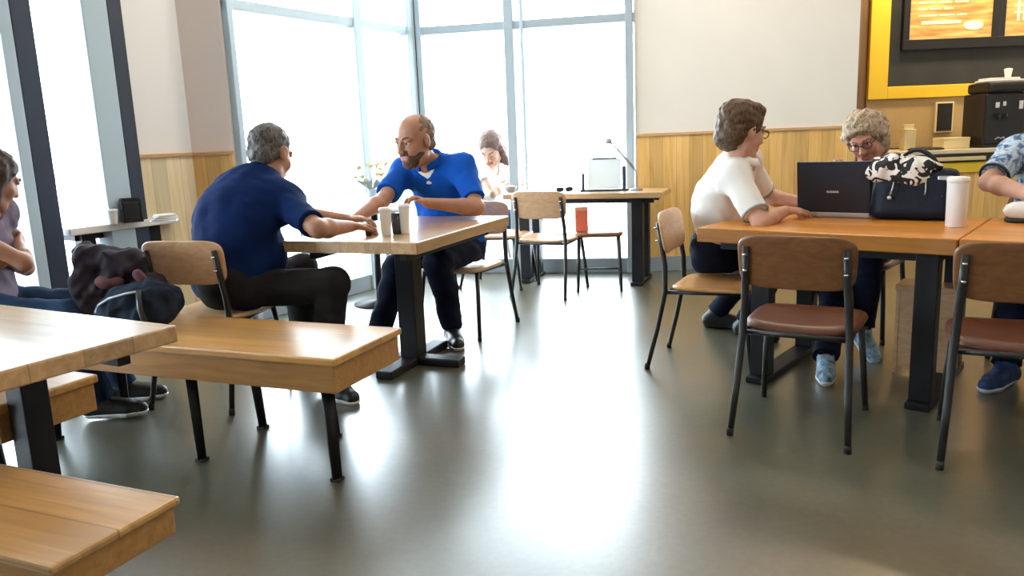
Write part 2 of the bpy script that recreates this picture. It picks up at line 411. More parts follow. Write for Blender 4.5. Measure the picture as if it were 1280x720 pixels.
def person(label, P, yaw, N, sh_yaw, head, look, hands, feet, s=1.0, hs=1.0, tilt=0.0, belly=.0, hunch=.05, seat=.46, h=.0045,
           skin=None, shirt=None, pants=None, shoe=None, sole=None, hair=None, hair_style='short', sleeve=.74, collar=None, beard=None, under=None,
           girth=0.0, glasses=False, elbow_poles=None, knee_poles=None, hem=-.07, cuffs=None, female=False, cuff_mat=None, low_neck=.0, clip=None, bare=False):
    P = np.asarray(P, float); N = np.asarray(N, float); H0 = np.asarray(head, float)
    org = V(P[0], P[1], 0)
    root = thing('person', label, 'person', tuple(org))
    fw = V(math.cos(yaw), math.sin(yaw), 0); rt = V(fw[1], -fw[0], 0)
    sf = V(math.cos(sh_yaw), math.sin(sh_yaw), 0); sr = V(sf[1], -sf[0], 0)
    u = nrm(N - P); R = nrm(sr - u * (sr @ u)); f = np.cross(u, R); len_t = np.linalg.norm(N - P)
    C = P + (N - P) * .55 - f * hunch
    wsh = (.165 if female else .19) * s
    S = {}; E = {}; W = {}
    for i, sd in enumerate((1, -1)):         # 0 = right, 1 = left
        S[i] = N - u * .045 * s + R * sd * wsh + f * hands[i].get('sf', 0.0) + u * hands[i].get('su', 0.0)
        W[i] = np.asarray(hands[i]['w'], float)
        pole = hands[i].get('pole', R * sd * .8 - u * .8 - f * .3)
        E[i] = ik(S[i], W[i], .295 * s, .262 * s, pole)
    Hp = {}; K = {}; A = {}
    for i, sd in enumerate((1, -1)):
        Hp[i] = P + rt * sd * .095 * s - V(0, 0, .02)
        A[i] = np.asarray(feet[i]['a'], float)
        K[i] = ik(Hp[i], A[i], .44 * s, .43 * s, feet[i].get('pole', fw * 1.0 + V(0, 0, 1)))
    hr, hf, hu = head_axes(look, tilt); q = hs * s
    hp = lambda x, y, z: H0 + (hr * x + hf * y + hu * z) * q
    HA = (hr, hf, hu)
    pts = [P, N, H0, *S.values(), *E.values(), *W.values(), *Hp.values(), *K.values(), *A.values()]
    lo = np.min(pts, 0) - .27; hi = np.max(pts, 0) + .27; lo[2] = max(lo[2], .0)
    if clip is not None: lo = np.maximum(lo, clip[0]); hi = np.minimum(hi, clip[1])

    def torso(F, g, k=.05):
        g0 = g; g = g + girth
        ax = (R, f, u); ux = nrm(C - P); a2 = (R, np.cross(ux, R), ux)
        w = .93 if female else 1.0
        F.ell(P + ux * .03, V(.178 * s + g, .128 * s + g, .125 * s + g), a2, k)
        F.ell(P + (C - P) * .55 + f * (.015 + belly * .5), V(.158 * w * s + g + belly * .4, .118 * s + g + belly * .6, .15 * s + g), a2, k)
        F.ell(C + f * .01, V(.172 * w * s + g, .122 * s + g, .165 * s + g), ax, k)
        F.ell(C + (N - C) * .52, V(.165 * w * s + g, .10 * s + g, .11 * s + g), ax, k)
        for i in (0, 1):
            F.cone(N - u * .03 * s - f * .015, S[i] - R * (1, -1)[i] * .03, .054 * s + g, .058 * s + g * .6, k + .02)
            F.ell(S[i], V(1, 1, 1) * (.062 * s + g0 + girth * .3), None, k + .02)
        if female:
            for sd in (1, -1): F.ell(C + f * .11 * s + R * sd * .075 * s, V(.06, .055, .06) * s + g, ax, k)
    # ---- body: one continuous skin surface
    F = Field(lo, hi, h)
    torso(F, -.004)
    F.cone(N - u * .03, H0 - hu * .06 * q - hf * .02 * q, .062 * s, .056 * s, .03)
    F.ell(hp(0, -.018, .035), V(.076, .096, .086) * q, HA, .02)
    F.ell(hp(0, .022, -.036), V(.061, .072, .082) * q, HA, .035)
    F.ell(hp(0, .060, -.098), V(.028, .024, .020) * q, HA, .03)
    F.cone(hp(.045, .0, -.085), hp(.012, .058, -.102), .020 * q, .016 * q, .03); F.cone(hp(-.045, .0, -.085), hp(-.012, .058, -.102), .020 * q, .016 * q, .03)
    for sd in (1, -1):
        F.ell(hp(sd * .036, .064, -.030), V(.022, .020, .022) * q, HA, .03)
        F.cone(hp(sd * .014, .088, .026), hp(sd * .048, .070, .026), .009 * q, .009 * q, .015)
        F.ell(hp(sd * .033, .103, .006), V(.018, .020, .012) * q, HA, .012, 'd')
        F.ell(hp(sd * .0325, .081, .0155), V(.0165, .0125, .0085) * q, HA, .006)
        F.ell(hp(sd * .0325, .079, -.006), V(.0150, .0105, .0050) * q, HA, .006)
        F.ell(hp(sd * .078, -.008, -.004), V(.010, .022, .034) * q, (hr * math.cos(.3) + hf * math.sin(.3) * -sd, hf * math.cos(.3) + hr * math.sin(.3) * sd, hu), .010)
        F.ell(hp(sd * .090, .000, -.002), V(.006, .011, .018) * q, HA, .006, 'd')
        F.ell(hp(sd * .011, .106, -.034), V(.008, .009, .007) * q, HA, .008)
    F.cone(hp(0, .090, .018), hp(0, .110, -.028), .0085 * q, .0115 * q, .014)
    F.cone(hp(-.018, .086, -.058), hp(.018, .086, -.058), .008 * q, .008 * q, .010)
    F.cone(hp(-.015, .087, -.072), hp(.015, .087, -.072), .009 * q, .009 * q, .010)
    F.cone(hp(-.022, .100, -.0645), hp(.022, .100, -.0645), .0045 * q, .0045 * q, .004, 'd')
    am = .85 if female else 1.0
    for i, sd in enumerate((1, -1)):
        F.cone(S[i], E[i], .050 * s * am, .040 * s * am, .03); 
        m1 = E[i] + (W[i] - E[i]) * .28
        F.cone(E[i], m1, .040 * s * am, .042 * s * am, .02); F.cone(m1, W[i], .042 * s * am, .027 * s * am, .02)
        hd = nrm(hands[i].get('d', W[i] - E[i])); pn = np.asarray(hands[i].get('n', (0, 0, -1)), float); pn = nrm(pn - hd * (pn @ hd))
        ts = np.cross(hd, pn) * (-sd)        # towards the thumb
        ts = hands[i].get('ts', 1) * ts
        g = s * am
        F.ell(W[i] + hd * .048 * g, V(.054, .040, .0165) * g, (hd, ts, pn), .022)
        cu = hands[i].get('curl', (.35, .5, .35))
        for j in range(4):
            b = W[i] + hd * (.088 - .007 * abs(j - 1.2)) * g + ts * (.029 - .0195 * j) * g
            d0 = nrm(hd + ts * (.10 - .07 * j)); L = (.92, 1.0, .94, .76)[j] * g; ang = 0; r0 = (.0092, .0094, .009, .008)[j] * g
            for kk, ll in enumerate((.042, .027, .021)):
                ang += cu[kk]; dd = d0 * math.cos(ang) + pn * math.sin(ang); e = b + dd * ll * L
                F.cone(b, e, r0, r0 * .92, .006); b = e; r0 *= .92
        tb = W[i] + hd * .028 * g + ts * .026 * g; t1 = tb + nrm(hd * .75 + ts * .65 + pn * .25) * .040 * g; t2 = t1 + nrm(hd * 1.0 + ts * .15 + pn * .35) * .030 * g
        F.cone(tb, t1, .014 * g, .0105 * g, .012); F.cone(t1, t2, .0105 * g, .0085 * g, .005)
        F.cone(Hp[i], K[i], .082 * s, .055 * s, .03); cf = K[i] + (A[i] - K[i]) * .35 - fw * .012
        F.cone(K[i], cf, .054 * s, .052 * s, .02); F.cone(cf, A[i], .052 * s, .034 * s, .02)
        td = nrm(feet[i].get('t', fw)); F.cone(A[i] - V(0, 0, .04 * s), A[i] + td * .13 * s - V(0, 0, .055 * s), .030 * s, .022 * s, .03)
    body = field_obj('body', F, skin, root, org)
    lips = mat('lips', (.42, .16, .12), .4); body.data.materials.append(lips)
    me = body.data; lc = hp(0, .095, -.065) - org
    nf = len(me.polygons); cen = np.empty(nf * 3); me.polygons.foreach_get('center', cen); cen = cen.reshape(-1, 3) - lc
    lx = np.abs(cen @ hr) / (.023 * q); lz = np.abs(cen @ hu) / (.013 * q); ly = np.abs(cen @ hf)
    mi = ((lx ** 2 + lz ** 2 < 1) & (ly < .03)).astype(np.int32); me.polygons.foreach_set('material_index', mi)
    for sd in (1, -1):
        eb = MB().lathe([(.0102 * q * math.cos(t), .0102 * q * math.sin(t)) for t in np.linspace(-1.5, 1.5, 9)], tuple(hp(sd * .032, .077, .006) - org), 14)
        e = eb.build('eye', 'bone', root)
        MB().lathe([(.0055 * q * math.cos(t), .0055 * q * math.sin(t)) for t in np.linspace(-1.5, 1.5, 7)], tuple(hp(sd * .031, .0835, .005) - org), 10).build('iris', 'iris', e)
        br = [hp(sd * (.014 + .038 * t), .095 - .020 * t * t, .027 + .008 * math.sin(t * 2.4)) - org for t in np.linspace(0, 1, 7)]
        if hair is not None: MB().tube(br, [q * r for r in (.003, .0045, .005, .005, .0045, .0035, .002)], 8).build('eyebrow', hair, root)
    # ---- clothing
    if shirt is not None:
        F = Field(lo, hi, .006); torso(F, .013 * s, .045)
        F.plane(P + u * hem * s, -u)
        F.cone(N - u * .015 + f * .01, N + (H0 - N) * .7 + f * (.02 + low_neck), .067 * s + low_neck, .075 * s + low_neck, .012, 'd')
        for i in (0, 1):
            ef = S[i] + (E[i] - S[i]) * sleeve
            if sleeve <= 1: F.cone(S[i], ef, .066 * s * (am + .03), .060 * s * (am + .03), .035, planes=[(ef, E[i] - S[i])])
            else:
                F.cone(S[i], E[i], .064 * s * am, .054 * s * am, .035); wf = E[i] + (W[i] - E[i]) * .92
                F.cone(E[i], wf, .054 * s * am, .040 * s * am, .02, planes=[(wf, W[i] - E[i])])
        F.noise(.0045, 26, seed=len(label), n=8, stretch=(1, 1, .6))
        F.noise(.0022, 60, seed=len(label) + 3, n=6)
        sh = field_obj('shirt', F, shirt, root, org)
        if cuff_mat is not None:
            for i in (0, 1):
                ef = S[i] + (E[i] - S[i]) * (sleeve - .01); d = nrm(E[i] - S[i])
                a = nrm(np.cross(d, V(.3, .2, 1))); b = np.cross(d, a)
                ring = [ef + (a * math.cos(t) + b * math.sin(t)) * .0615 * s * (am + .03) - org for t in np.linspace(0, 2 * math.pi, 25)]
                MB().tube(ring, .0075, 8, False).build('cuff', cuff_mat, sh)
        if collar is not None:
            cc = N + u * .022 + f * .008; mb = MB(); rr = []
            for t in np.linspace(-2.85, 2.85, 40):
                x, y = math.sin(t), math.cos(t)   # front of the neck at t = pi
                p = cc + R * x * .072 * s - f * y * .070 * s + u * (-.030 * (1 - y) / 2 + .012) * s
                rr.append(p)
            vs = []; fs = []
            for p in rr:
                out = nrm(p - cc - u * ((p - cc) @ u))
                for a, b in ((.000, .022), (.004, .024), (.022, -.012), (.018, -.016), (.000, -.006)): vs.append(p + out * a * s + u * b * s - org)
            for i in range(len(rr) - 1):
                for j in range(5): fs.append((i * 5 + j, i * 5 + (j + 1) % 5, (i + 1) * 5 + (j + 1) % 5, (i + 1) * 5 + j))
            fs += [(0, 1, 2, 3, 4), tuple((len(rr) - 1) * 5 + j for j in (4, 3, 2, 1, 0))]
            MB().add(vs, fs).build('collar', collar, sh)
    if under is not None:
        F = Field(N - .2, N + .2, .006); torso(F, .009 * s, .045); cu_ = N + f * .075 * s - u * .03 * s
        F.cone(N - u * .015 + f * .01, N + (H0 - N) * .7 + f * .02, .060 * s, .068 * s, .012, 'd')
        g_ = np.linalg.norm(np.stack(np.meshgrid(*[F.lo[k_] + F.h * np.arange(F.n[k_]) for k_ in range(3)], indexing='ij'), -1) - cu_, axis=-1) - .075
        F.a = np.maximum(F.a, g_.astype(np.float32)); field_obj('undershirt', F, under, root, org)
    if pants is not None:
        F = Field(lo, hi, .006); ux = nrm(C - P); a2 = (R, np.cross(ux, R), ux); g = .010
        gp = g * .4 + girth; F.ell(P + ux * .03, V(.180 * s + gp, .131 * s + gp + belly * .2, .15 * s + gp), (rt, fw, V(0, 0, 1)), .04, planes=[(P + V(0, 0, .11), (0, 0, 1))])
        for i in (0, 1): F.cone(Hp[i], K[i], .089 * s + g, .066 * s + g, .03)
        F.plane((0, 0, seat + .004), (0, 0, -1))
        for i in (0, 1): F.ell(K[i], V(1, 1, 1) * (.066 * s + g), None, .02)
        for i in (0, 1):
            e = A[i] + V(0, 0, .012 * s); 
            if cuffs: e = K[i] + (A[i] - K[i]) * cuffs
            m1 = K[i] + (e - K[i]) * .4 - fw * .008
            F.cone(K[i], m1, .066 * s + g, .060 * s + g, .02); F.cone(m1, e, .060 * s + g, .050 * s + g, .02, planes=[(e, e - K[i])])
        F.noise(.004, 30, seed=len(label) + 9, n=8); F.noise(.002, 70, seed=5, n=6)
        field_obj('trousers', F, pants, root, org)
    if shoe is not None:
        for i in (0, 1):
            if feet[i].get('skip'): continue
            a = A[i]; td = nrm(feet[i].get('t', fw)); td = nrm(V(td[0], td[1], td[2] if len(td) > 2 else 0)); sd = nrm(np.cross(td, V(0, 0, 1))); up = np.cross(sd, td)
            z = -.088 * s; base = a + up * z
            F = Field(a - .26 * s, a + .26 * s, .005)
            hl = base - td * .045 * s + up * .045 * s; bl = base + td * .115 * s + up * .038 * s; to = base + td * .175 * s + up * .036 * s
            F.cone(hl, bl, .040 * s, .041 * s, .02); F.cone(bl, to, .041 * s, .034 * s, .02); F.cone(hl + up * .01, a + up * .012, .040 * s, .043 * s, .02)
            F.cone(hl + up * .03 + td * .06 * s, bl + up * .004, .042 * s, .036 * s, .02)
            F.cone(a, a + up * .2, .036 * s, .036 * s, .008, 'd')
            F.plane(base + up * .022 * s, -up)
            so = field_obj('shoe', F, shoe, root, org)
            F = Field(a - .26 * s, a + .26 * s, .005)
            F.cone(hl, bl, .045 * s, .046 * s, .02); F.cone(bl, to, .046 * s, .039 * s, .02)
            F.plane(base + up * .027 * s, up); F.plane(base, -up)
            field_obj('sole', F, sole or 'white_plastic', so, org, 0)
            mb = MB()
            for t in (.045, .065, .085, .105):
                c = base + td * t * s + up * (.102 - .40 * (t - .03)) * s
                mb.tube([c - sd * .024 * s - up * .006 - org, c + up * .004 - org, c + sd * .024 * s - up * .006 - org], .0035 * s, 6)
            mb.build('laces', sole or 'white_plastic', so)
    # ---- hair
    if hair is not None and hair_style != 'none':
        F = Field(H0 - .26 * q, H0 + .26 * q, .0045)
        if hair_style == 'short':
            F.ell(hp(0, -.022, .040), V(.082, .100, .088) * q, HA, .02, planes=[(hp(0, .052, .070), hf * .8 + hu * -.35), (hp(0, 0, -.035), -hu - hf * -.25)])
            F.ell(hp(0, -.055, -.02), V(.068, .055, .055) * q, HA, .02, planes=[(hp(0, -.01, 0), hf)])
        elif hair_style == 'crop':           # thin at the front, close at the sides
            F.ell(hp(0, -.028, .032), V(.080, .098, .086) * q, HA, .02, planes=[(hp(0, .012, .085), hf * .9 + hu * .35), (hp(0, 0, -.03), -hu)])
            F.ell(hp(0, -.055, -.025), V(.066, .055, .050) * q, HA, .02, planes=[(hp(0, -.018, 0), hf)])
        elif hair_style == 'thick':
            F.ell(hp(0, -.028, .042), V(.094, .112, .098) * q, HA, .02, planes=[(hp(0, .068, .055), hf * .9 - hu * .45), (hp(0, 0, -.05), -hu)])
            F.ell(hp(0, -.068, -.035), V(.080, .062, .078) * q, HA, .03, planes=[(hp(0, -.012, 0), hf)])
            F.ell(hp(.01, .030, .098), V(.060, .055, .030) * q, HA, .03)
        elif hair_style == 'curly':
            F.ell(hp(0, -.02, .045), V(.105, .115, .100) * q, HA, .02, planes=[(hp(0, .068, .05), hf * .9 - hu * .5)])
            F.ell(hp(0, -.055, -.04), V(.098, .080, .105) * q, HA, .03, planes=[(hp(0, .01, 0), hf)])
            rs = np.random.RandomState(3)
            for _ in range(70):
                d = nrm(rs.randn(3)); d[1] = min(d[1], .55)
                c = hp(d[0] * .092, -.03 + d[1] * .105, .02 + d[2] * .105)
                if d[2] < -.2 and d[1] > -.1: continue
                F.ell(c, V(1, 1, 1) * (.020 + .012 * rs.rand()) * q, None, .012)
        elif hair_style == 'long':
            F.ell(hp(0, -.024, .040), V(.090, .108, .094) * q, HA, .02, planes=[(hp(0, .060, .06), hf * .9 - hu * .45)])
            for sd in (1, -1): F.cone(hp(sd * .068, -.01, .0), hp(sd * .078, -.005, -.17), .030 * q, .026 * q, .03)
            F.cone(hp(0, -.07, .0), hp(0, -.075, -.20), .070 * q, .058 * q, .03)
        F.noise(.003, 110, seed=4, n=8); F.noise(.0025, 45, seed=8, n=6)
        field_obj('hair', F, hair, root, org, 0)
    if beard is not None:
        F = Field(H0 - .2 * q, H0 + .2 * q, .0045)
        F.ell(hp(0, .024, -.04), V(.0635, .0745, .0845) * q, HA, .02, planes=[(hp(0, 0, -.058), hu - hf * .35)])
        F.ell(hp(0, .062, -.100), V(.032, .028, .024) * q, HA, .03)
        F.ell(hp(0, .10, -.066), V(.022, .03, .012) * q, HA, .01, 'd'); F.noise(.0015, 130, seed=2, n=6)
        field_obj('beard', F, beard, root, org, 0)
    if glasses:
        mb = MB()
        for sd in (1, -1):
            ring = [hp(sd * .034 + .024 * math.cos(t), .106 - .004 * abs(math.cos(t)), .004 + .018 * math.sin(t)) - org for t in np.linspace(0, 6.283, 21)]
            mb.tube(ring, .0022 * q, 6, False)
            mb.tube([hp(sd * .058, .104, .010) - org, hp(sd * .076, .06, .012) - org, hp(sd * .082, -.01, .012) - org], .0022 * q, 6)
        mb.tube([hp(-.010, .108, .006) - org, hp(0, .112, .009) - org, hp(.010, .108, .006) - org], .0022 * q, 6)
        mb.build('glasses', 'black', root)
    return root
# ------------------------------------------------------------------ the room
HC = 3.5                                     # ceiling height
LW0 = V(-2.2, 5.64); LWd = nrm(V(-.474, -.88)); LWend = LW0 + LWd * 10.5
A0 = V(-1.88, 5.56); A1 = V(-.79, 7.40); B1_ = V(1.13, 7.0)

fl = MB().box((-9, -5, -.12), (7.5, 9.2, 0), 0).build('floor', 'floor'); struct(fl)
ce = MB().box((-9, -5, HC), (7.5, 9.2, HC + .1), 0).build('ceiling', 'ceil'); struct(ce)

def along(p0, p1):                           # frame whose x runs from p0 to p1
    d = p1 - p0; return math.atan2(d[1], d[0]), float(np.linalg.norm(d))

def window_wall(no, p0, p1, bars, rails, mframe, tagm=None, depth=.10):
    """bars: (x0, x1, material) uprights along the run; rails: (z0, z1)"""
    rz, L = along(p0, p1)
    by = {}
    for x0, x1, mm in bars: by.setdefault(mm, MB()).box((x0, -depth / 2, 0), (x1, depth / 2, HC), .006)
    for z0, z1, mm in rails: by.setdefault(mm, MB()).box((0, -depth / 2 + .012, z0), (L, depth / 2 - .012, z1), .005)
    root = None
    order = [mframe] + [k for k in by if k != mframe]
    for k in order:
        if root is None:
            root = by[k].build('window_%d' % no, k, None, (p0[0], p0[1], 0), rz); struct(root)
        else: by[k].build('mullion', k, root)
    mesh_obj('pane', [(0, 0, 0.02), (L, 0, .02), (L, 0, HC - .02), (0, 0, HC - .02)], [(0, 1, 2, 3)], 'glass', root, False)
    return root
TZ0, TZ1 = 2.15, 2.22
# left wall: glazed from the pier back past the camera
T0_ = lambda t: LW0 + LWd * t
window_wall(1, T0_(4.4), T0_(.47), [(3.83, 3.93, 'frame_dark'), (3.66, 3.83, 'frame_pale'), (3.23, 3.35, 'frame_dark'), (3.16, 3.23, 'frame_pale'), (1.6, 1.73, 'frame_dark'), (0, .1, 'frame_dark')],
            [(TZ0, TZ1 + .03, 'frame_pale'), (0, .14, 'frame_dark'), (HC - .1, HC, 'frame_dark')], 'frame_dark', depth=.14)
window_wall(2, A0 + nrm(A1 - A0) * .02, A1, [(0, .05, 'frame_pale'), (1.27, 1.36, 'frame_pale'), (1.97, 2.07, 'frame_pale'), (2.075, 2.135, 'frame_dark')],
            [(TZ0, TZ1, 'frame_pale'), (0, .13, 'base_grey'), (HC - .1, HC, 'frame_pale')], 'frame_pale')
window_wall(3, A1 + V(.03, -.01), B1_, [(0, .05, 'frame_pale'), (.80, .885, 'frame_mid'), (.945, .975, 'frame_pale'), (1.845, 1.91, 'frame_mid')],
            [(TZ0, TZ1, 'frame_mid'), (0, .13, 'base_grey'), (HC - .1, HC, 'frame_mid')], 'frame_mid')

def wall_run(name, pts, m, z0, z1, th=.12):  # thick wall along a polyline, thickness away from the room
    mb = MB()
    for a, b in zip(pts[:-1], pts[1:]):
        d = nrm(b - a); n = V(-d[1], d[0]) * th
        q = [a, b, b + n, a + n]
        vs = [(p[0], p[1], z0) for p in q] + [(p[0], p[1], z1) for p in q]
        mb.add(vs, [(0, 1, 2, 3)[::-1], (4, 5, 6, 7), (0, 1, 5, 4), (1, 2, 6, 5), (2, 3, 7, 6), (3, 0, 4, 7)], False)
    return mb.build(name, m)
struct(wall_run('wall_left', [T0_(10.6), T0_(4.4)], 'wall', 0, HC))
# pier between the two glazed walls
WZ = 1.215                                   # wainscot height
pier_c = LW0; pl = T0_(.47)
struct(wall_run('wall_pier', [pl, pier_c], 'white_paint', 0, HC))
struct(wall_run('wall_pier_return', [pier_c, A0], 'rose_paint', 0, HC, .12))
def wainscot(name, p0, p1, off=.018, m='wains'):
    rz, L = along(p0, p1); n = V(math.sin(rz), -math.cos(rz))
    o = MB().box((0, -off, .13), (L, 0, WZ - .025), .001).build(name, m, None, (p0[0], p0[1], 0), rz); struct(o)
    c = MB().box((-.002, -off - .014, WZ - .026), (L + .002, .0, WZ), .004).build('cap_rail', 'oak', o)
    b = MB().box((0, -off - .006, 0), (L, 0, .13), .003).build('skirting', 'base_grey', o)
    return o
wainscot('trim_1', pl, pier_c, m='wains_lit'); wainscot('trim_2', pier_c, A0)
# right of the windows: cream wall with a wainscot, ending at the bar opening
C0 = V(1.13, 7.0); C1 = V(3.04, 7.0)
struct(MB().box((C0[0], 7.0, 0), (C1[0], 7.14, HC), 0).build('wall_back', 'wall'))
wainscot('trim_3', C0, C1)
struct(MB().box((2.92, 7.14, 0), (3.04, 8.45, HC), 0).build('wall_bar_side', 'brown_wall'))
struct(MB().box((2.92, 8.45, 0), (7.2, 8.57, HC), 0).build('wall_bar', 'brown_wall'))
struct(MB().box((7.0, -4.0, 0), (7.12, 8.45, HC), 0).build('wall_right', 'wall'))
struct(MB().box((-7.2, -4.12, 0), (7.12, -4.0, HC), 0).build('wall_front', 'wall'))

# ------------------------------------------------------------------ bar
YB = 8.445
def bx(name, lo, hi, m, par=None, bev=.006): return MB().box(lo, hi, bev).build(name, m, par)
bs = thing('backsplash', 'beige wall panel behind the bar counter, below the yellow surround', 'wall panel', (5.38, YB, 0))
bx('panel', (-1.62, -.015, .955), (1.6, 0, 1.46), 'tile', bs, .002)
ys = thing('yellow_surround', 'bright yellow frame around the black menu board above the bar', 'wall panel', (5.38, YB, 0))
bx('left_band', (-1.62, -.05, 1.46), (-1.42, 0, 3.3), 'yellow', ys); bx('lower_band', (-1.42, -.05, 1.46), (1.6, 0, 1.585), 'yellow', ys)
cb = thing('menu_board', 'black board behind the menu screens, framed in yellow', 'board', (5.38, YB, 0))
bx('panel', (-1.42, -.03, 1.585), (1.6, 0, 3.3), 'board', cb); 
screen_m = None
def screen_material():
    m = bpy.data.materials.new('menu_screen'); m.use_nodes = True; nt = m.node_tree; b = nt.nodes['Principled BSDF']; L = nt.links.new
    tc = nt.nodes.new('ShaderNodeTexCoord'); n = nt.nodes.new('ShaderNodeTexNoise'); n.inputs['Scale'].default_value = 4; n.inputs['Detail'].default_value = 4
    mp = nt.nodes.new('ShaderNodeMapping'); mp.inputs['Scale'].default_value = (.6, 1, 5)
    r = nt.nodes.new('ShaderNodeValToRGB'); r.color_ramp.elements[0].color = (.42, .20, .055, 1); r.color_ramp.elements[1].color = (.80, .50, .17, 1)
    r.color_ramp.elements[0].position = .35; r.color_ramp.elements[1].position = .65
    L(tc.outputs['Object'], mp.inputs['Vector']); L(mp.outputs['Vector'], n.inputs['Vector']); L(n.outputs['Fac'], r.inputs['Fac'])
    L(r.outputs['Color'], b.inputs['Base Color']); L(r.outputs['Color'], b.inputs['Emission Color']); b.inputs['Emission Strength'].default_value = .26
    b.inputs['Roughness'].default_value = .3
    return m
M['screen'] = screen_material()
M['screen_text'] = mat('menu_text', (.9, .75, .5), .5, emit=(1, .78, .45), estr=.5)
for i, (x, lab) in enumerate(((4.56, 'amber menu screen in a black frame, nearest the cream wall'), (5.53, 'amber menu screen in a black frame, cut by the right edge of the photo'))):
    t = thing('menu_screen', lab, 'menu screen', (x, YB - .03, 2.43), 0, 'menu screens over the bar')
    fr = MB()
    fr.box((-.485, -.06, -.49), (.485, 0, -.39)); fr.box((-.485, -.06, .39), (.485, 0, .46)); fr.box((-.485, -.06, -.39), (-.42, 0, .39)); fr.box((.42, -.06, -.39), (.485, 0, .39))
    fr.build('frame', 'black', t)
    bx('display', (-.425, -.045, -.40), (.425, -.004, .40), 'screen', t, .002)
    tx = MB(); rr = random.Random(i + 2)
    for k in range(9):
        z = .33 - k * .062; x0 = -.34 + .02 * rr.random()
        for _ in range(3):
            w = .08 + .10 * rr.random()
            if x0 + w > .36: break
            tx.box((x0, -.048, z), (x0 + w, -.044, z + .014), 0); x0 += w + .03
    if i == 0: tx.box((-.30, -.048, -.245), (.10, -.044, -.215), 0)
    tx.build('menu_lines', 'screen_text', t)
    if i == 0:
        MB().pad(.10, .045, .006, lambda a, b, w: (.23 + a, -.048 + w, -.27 + b), .9).build('food_picture', 'screen_text', t)
    else:
        c = MB()
        for q in (-.30, -.24, -.18): c.box((q, -.048, -.24), (q + .025, -.044, -.05), 0)
        c.build('drink_picture', 'screen_text', t)
# counter
ct = thing('bar_counter', 'long bar counter with cream top and yellow band, beyond the tables', 'counter', (5.3, 7.75, 0))
bx('counter_top', (-1.75, -.32, .915), (1.6, .32, .955), 'counter', ct); bx('dark_band', (-1.70, -.27, .83), (1.6, .28, .915), 'dark_brown', ct)  # dark brown band between the cream top and the yellow band
bx('yellow_band', (-1.72, -.29, .735), (1.6, .28, .83), 'yellow', ct); bx('front', (-1.70, -.27, .08), (1.6, .28, .735), 'wains', ct); bx('plinth', (-1.68, -.24, 0), (1.6, .26, .08), 'black', ct)
tk = thing('price_rail', 'pale label strip fixed on the dark band of the bar counter', 'label strip', (4.21, 7.455, .85)); bx('strip', (-.25, -.02, 0), (.25, .02, .035), 'cream', tk)
# coffee brewer
CB = thing('coffee_brewer', 'tall black coffee machine standing on the bar counter', 'coffee machine', (4.665, 7.70, .955))
bx('body', (-.195, -.18, .02), (.195, .20, .50), 'black', CB, .02); bx('base', (-.205, -.20, 0), (.205, .21, .03), 'black', CB)
hd = bx('head', (-.18, -.20, .50), (.18, .18, .60), 'black', CB, .03)
for x, z, w, h_ in ((-.085, .39, .018, .05), (-.02, .40, .014, .04), (.135, .385, .018, .075)): MB().box((x - w, -.186, z - h_ / 2), (x + w, -.178, z + h_ / 2), .003).build('button', 'white_plastic', CB)
em = MB().tube([(-.09, -.185, .075), (-.06, -.186, .095), (-.035, -.186, .082), (-.01, -.186, .095), (.0, -.185, .075)], .006, 8); em.build('emblem', 'silver', CB)
for x in (-.08, -.01): MB().tube([(x, -.20, .30), (x, -.215, .285), (x, -.215, .255)], .012, 10).build('spout', 'gunmetal', CB)
pp = thing('paper_bundle', 'white paper bundle lying on top of the coffee machine', 'paper', (4.675, 7.68, 1.555))
MB().box((-.17, -.11, 0), (.17, .11, .022), .008, rot=Matrix.Rotation(.0, 3, 'Y')).build('sheets', 'paper', pp); MB().box((-.15, -.10, .022), (.14, .09, .04), .008).build('folded_sheet', 'paper', pp)
kn = thing('lidded_cup', 'small white cup above the papers on the coffee machine', 'cup', (4.78, 7.72, 1.595))
MB().lathe([(.025, 0), (.035, .07), (.037, .072), (.034, .085), (.01, .09)]).build('cup', 'white_plastic', kn)
tb = thing('wall_tablet', 'black upright tablet in a pale frame on the wall behind the bar', 'tablet', (4.57, YB - .015, 1.255))
bx('frame', (-.095, -.03, -.16), (.095, 0, .155), 'cream', tb); bx('screen', (-.078, -.036, -.14), (.078, -.028, .14), 'black', tb, .003)
cbx = thing('napkin_box', 'cream box on the bar counter left of the coffee machine', 'box', (4.28, 7.72, .955))
bx('box', (-.125, -.1, 0), (.125, .1, .10), 'cream', cbx); bx('lid', (-.128, -.103, .08), (.128, .103, .105), 'cream', cbx)
cr = thing('beverage_carton', 'tall cream carton on the bar counter by the curly haired woman', 'carton', (3.86, 7.72, .955))
bx('carton', (-.055, -.05, 0), (.055, .05, .20), 'cream', cr); MB().box((-.05, -.012, .20), (.05, .012, .245), .003).build('folded_top', 'cream', cr)
tr = thing('serving_tray', 'flat black tray on the left end of the bar counter', 'tray', (3.95, 7.55, .955))
MB().pad(.15, .08, .02, lambda a, b, w: (a, b, w + .01), .3).build('tray', 'black', tr); MB().pad(.13, .06, .006, lambda a, b, w: (a, b, w + .022), .3).build('liner', 'gunmetal', tr)
wl = thing('wall_hook', 'small black hook on the brown wall left of the yellow frame', 'hook', (3.615, YB, 1.62)); bx('plate', (-.035, -.02, -.02), (.035, 0, .03), 'black', wl); MB().tube([(0, -.02, 0), (0, -.05, -.01), (0, -.06, .02)], .008, 8).build('prong', 'black', wl)

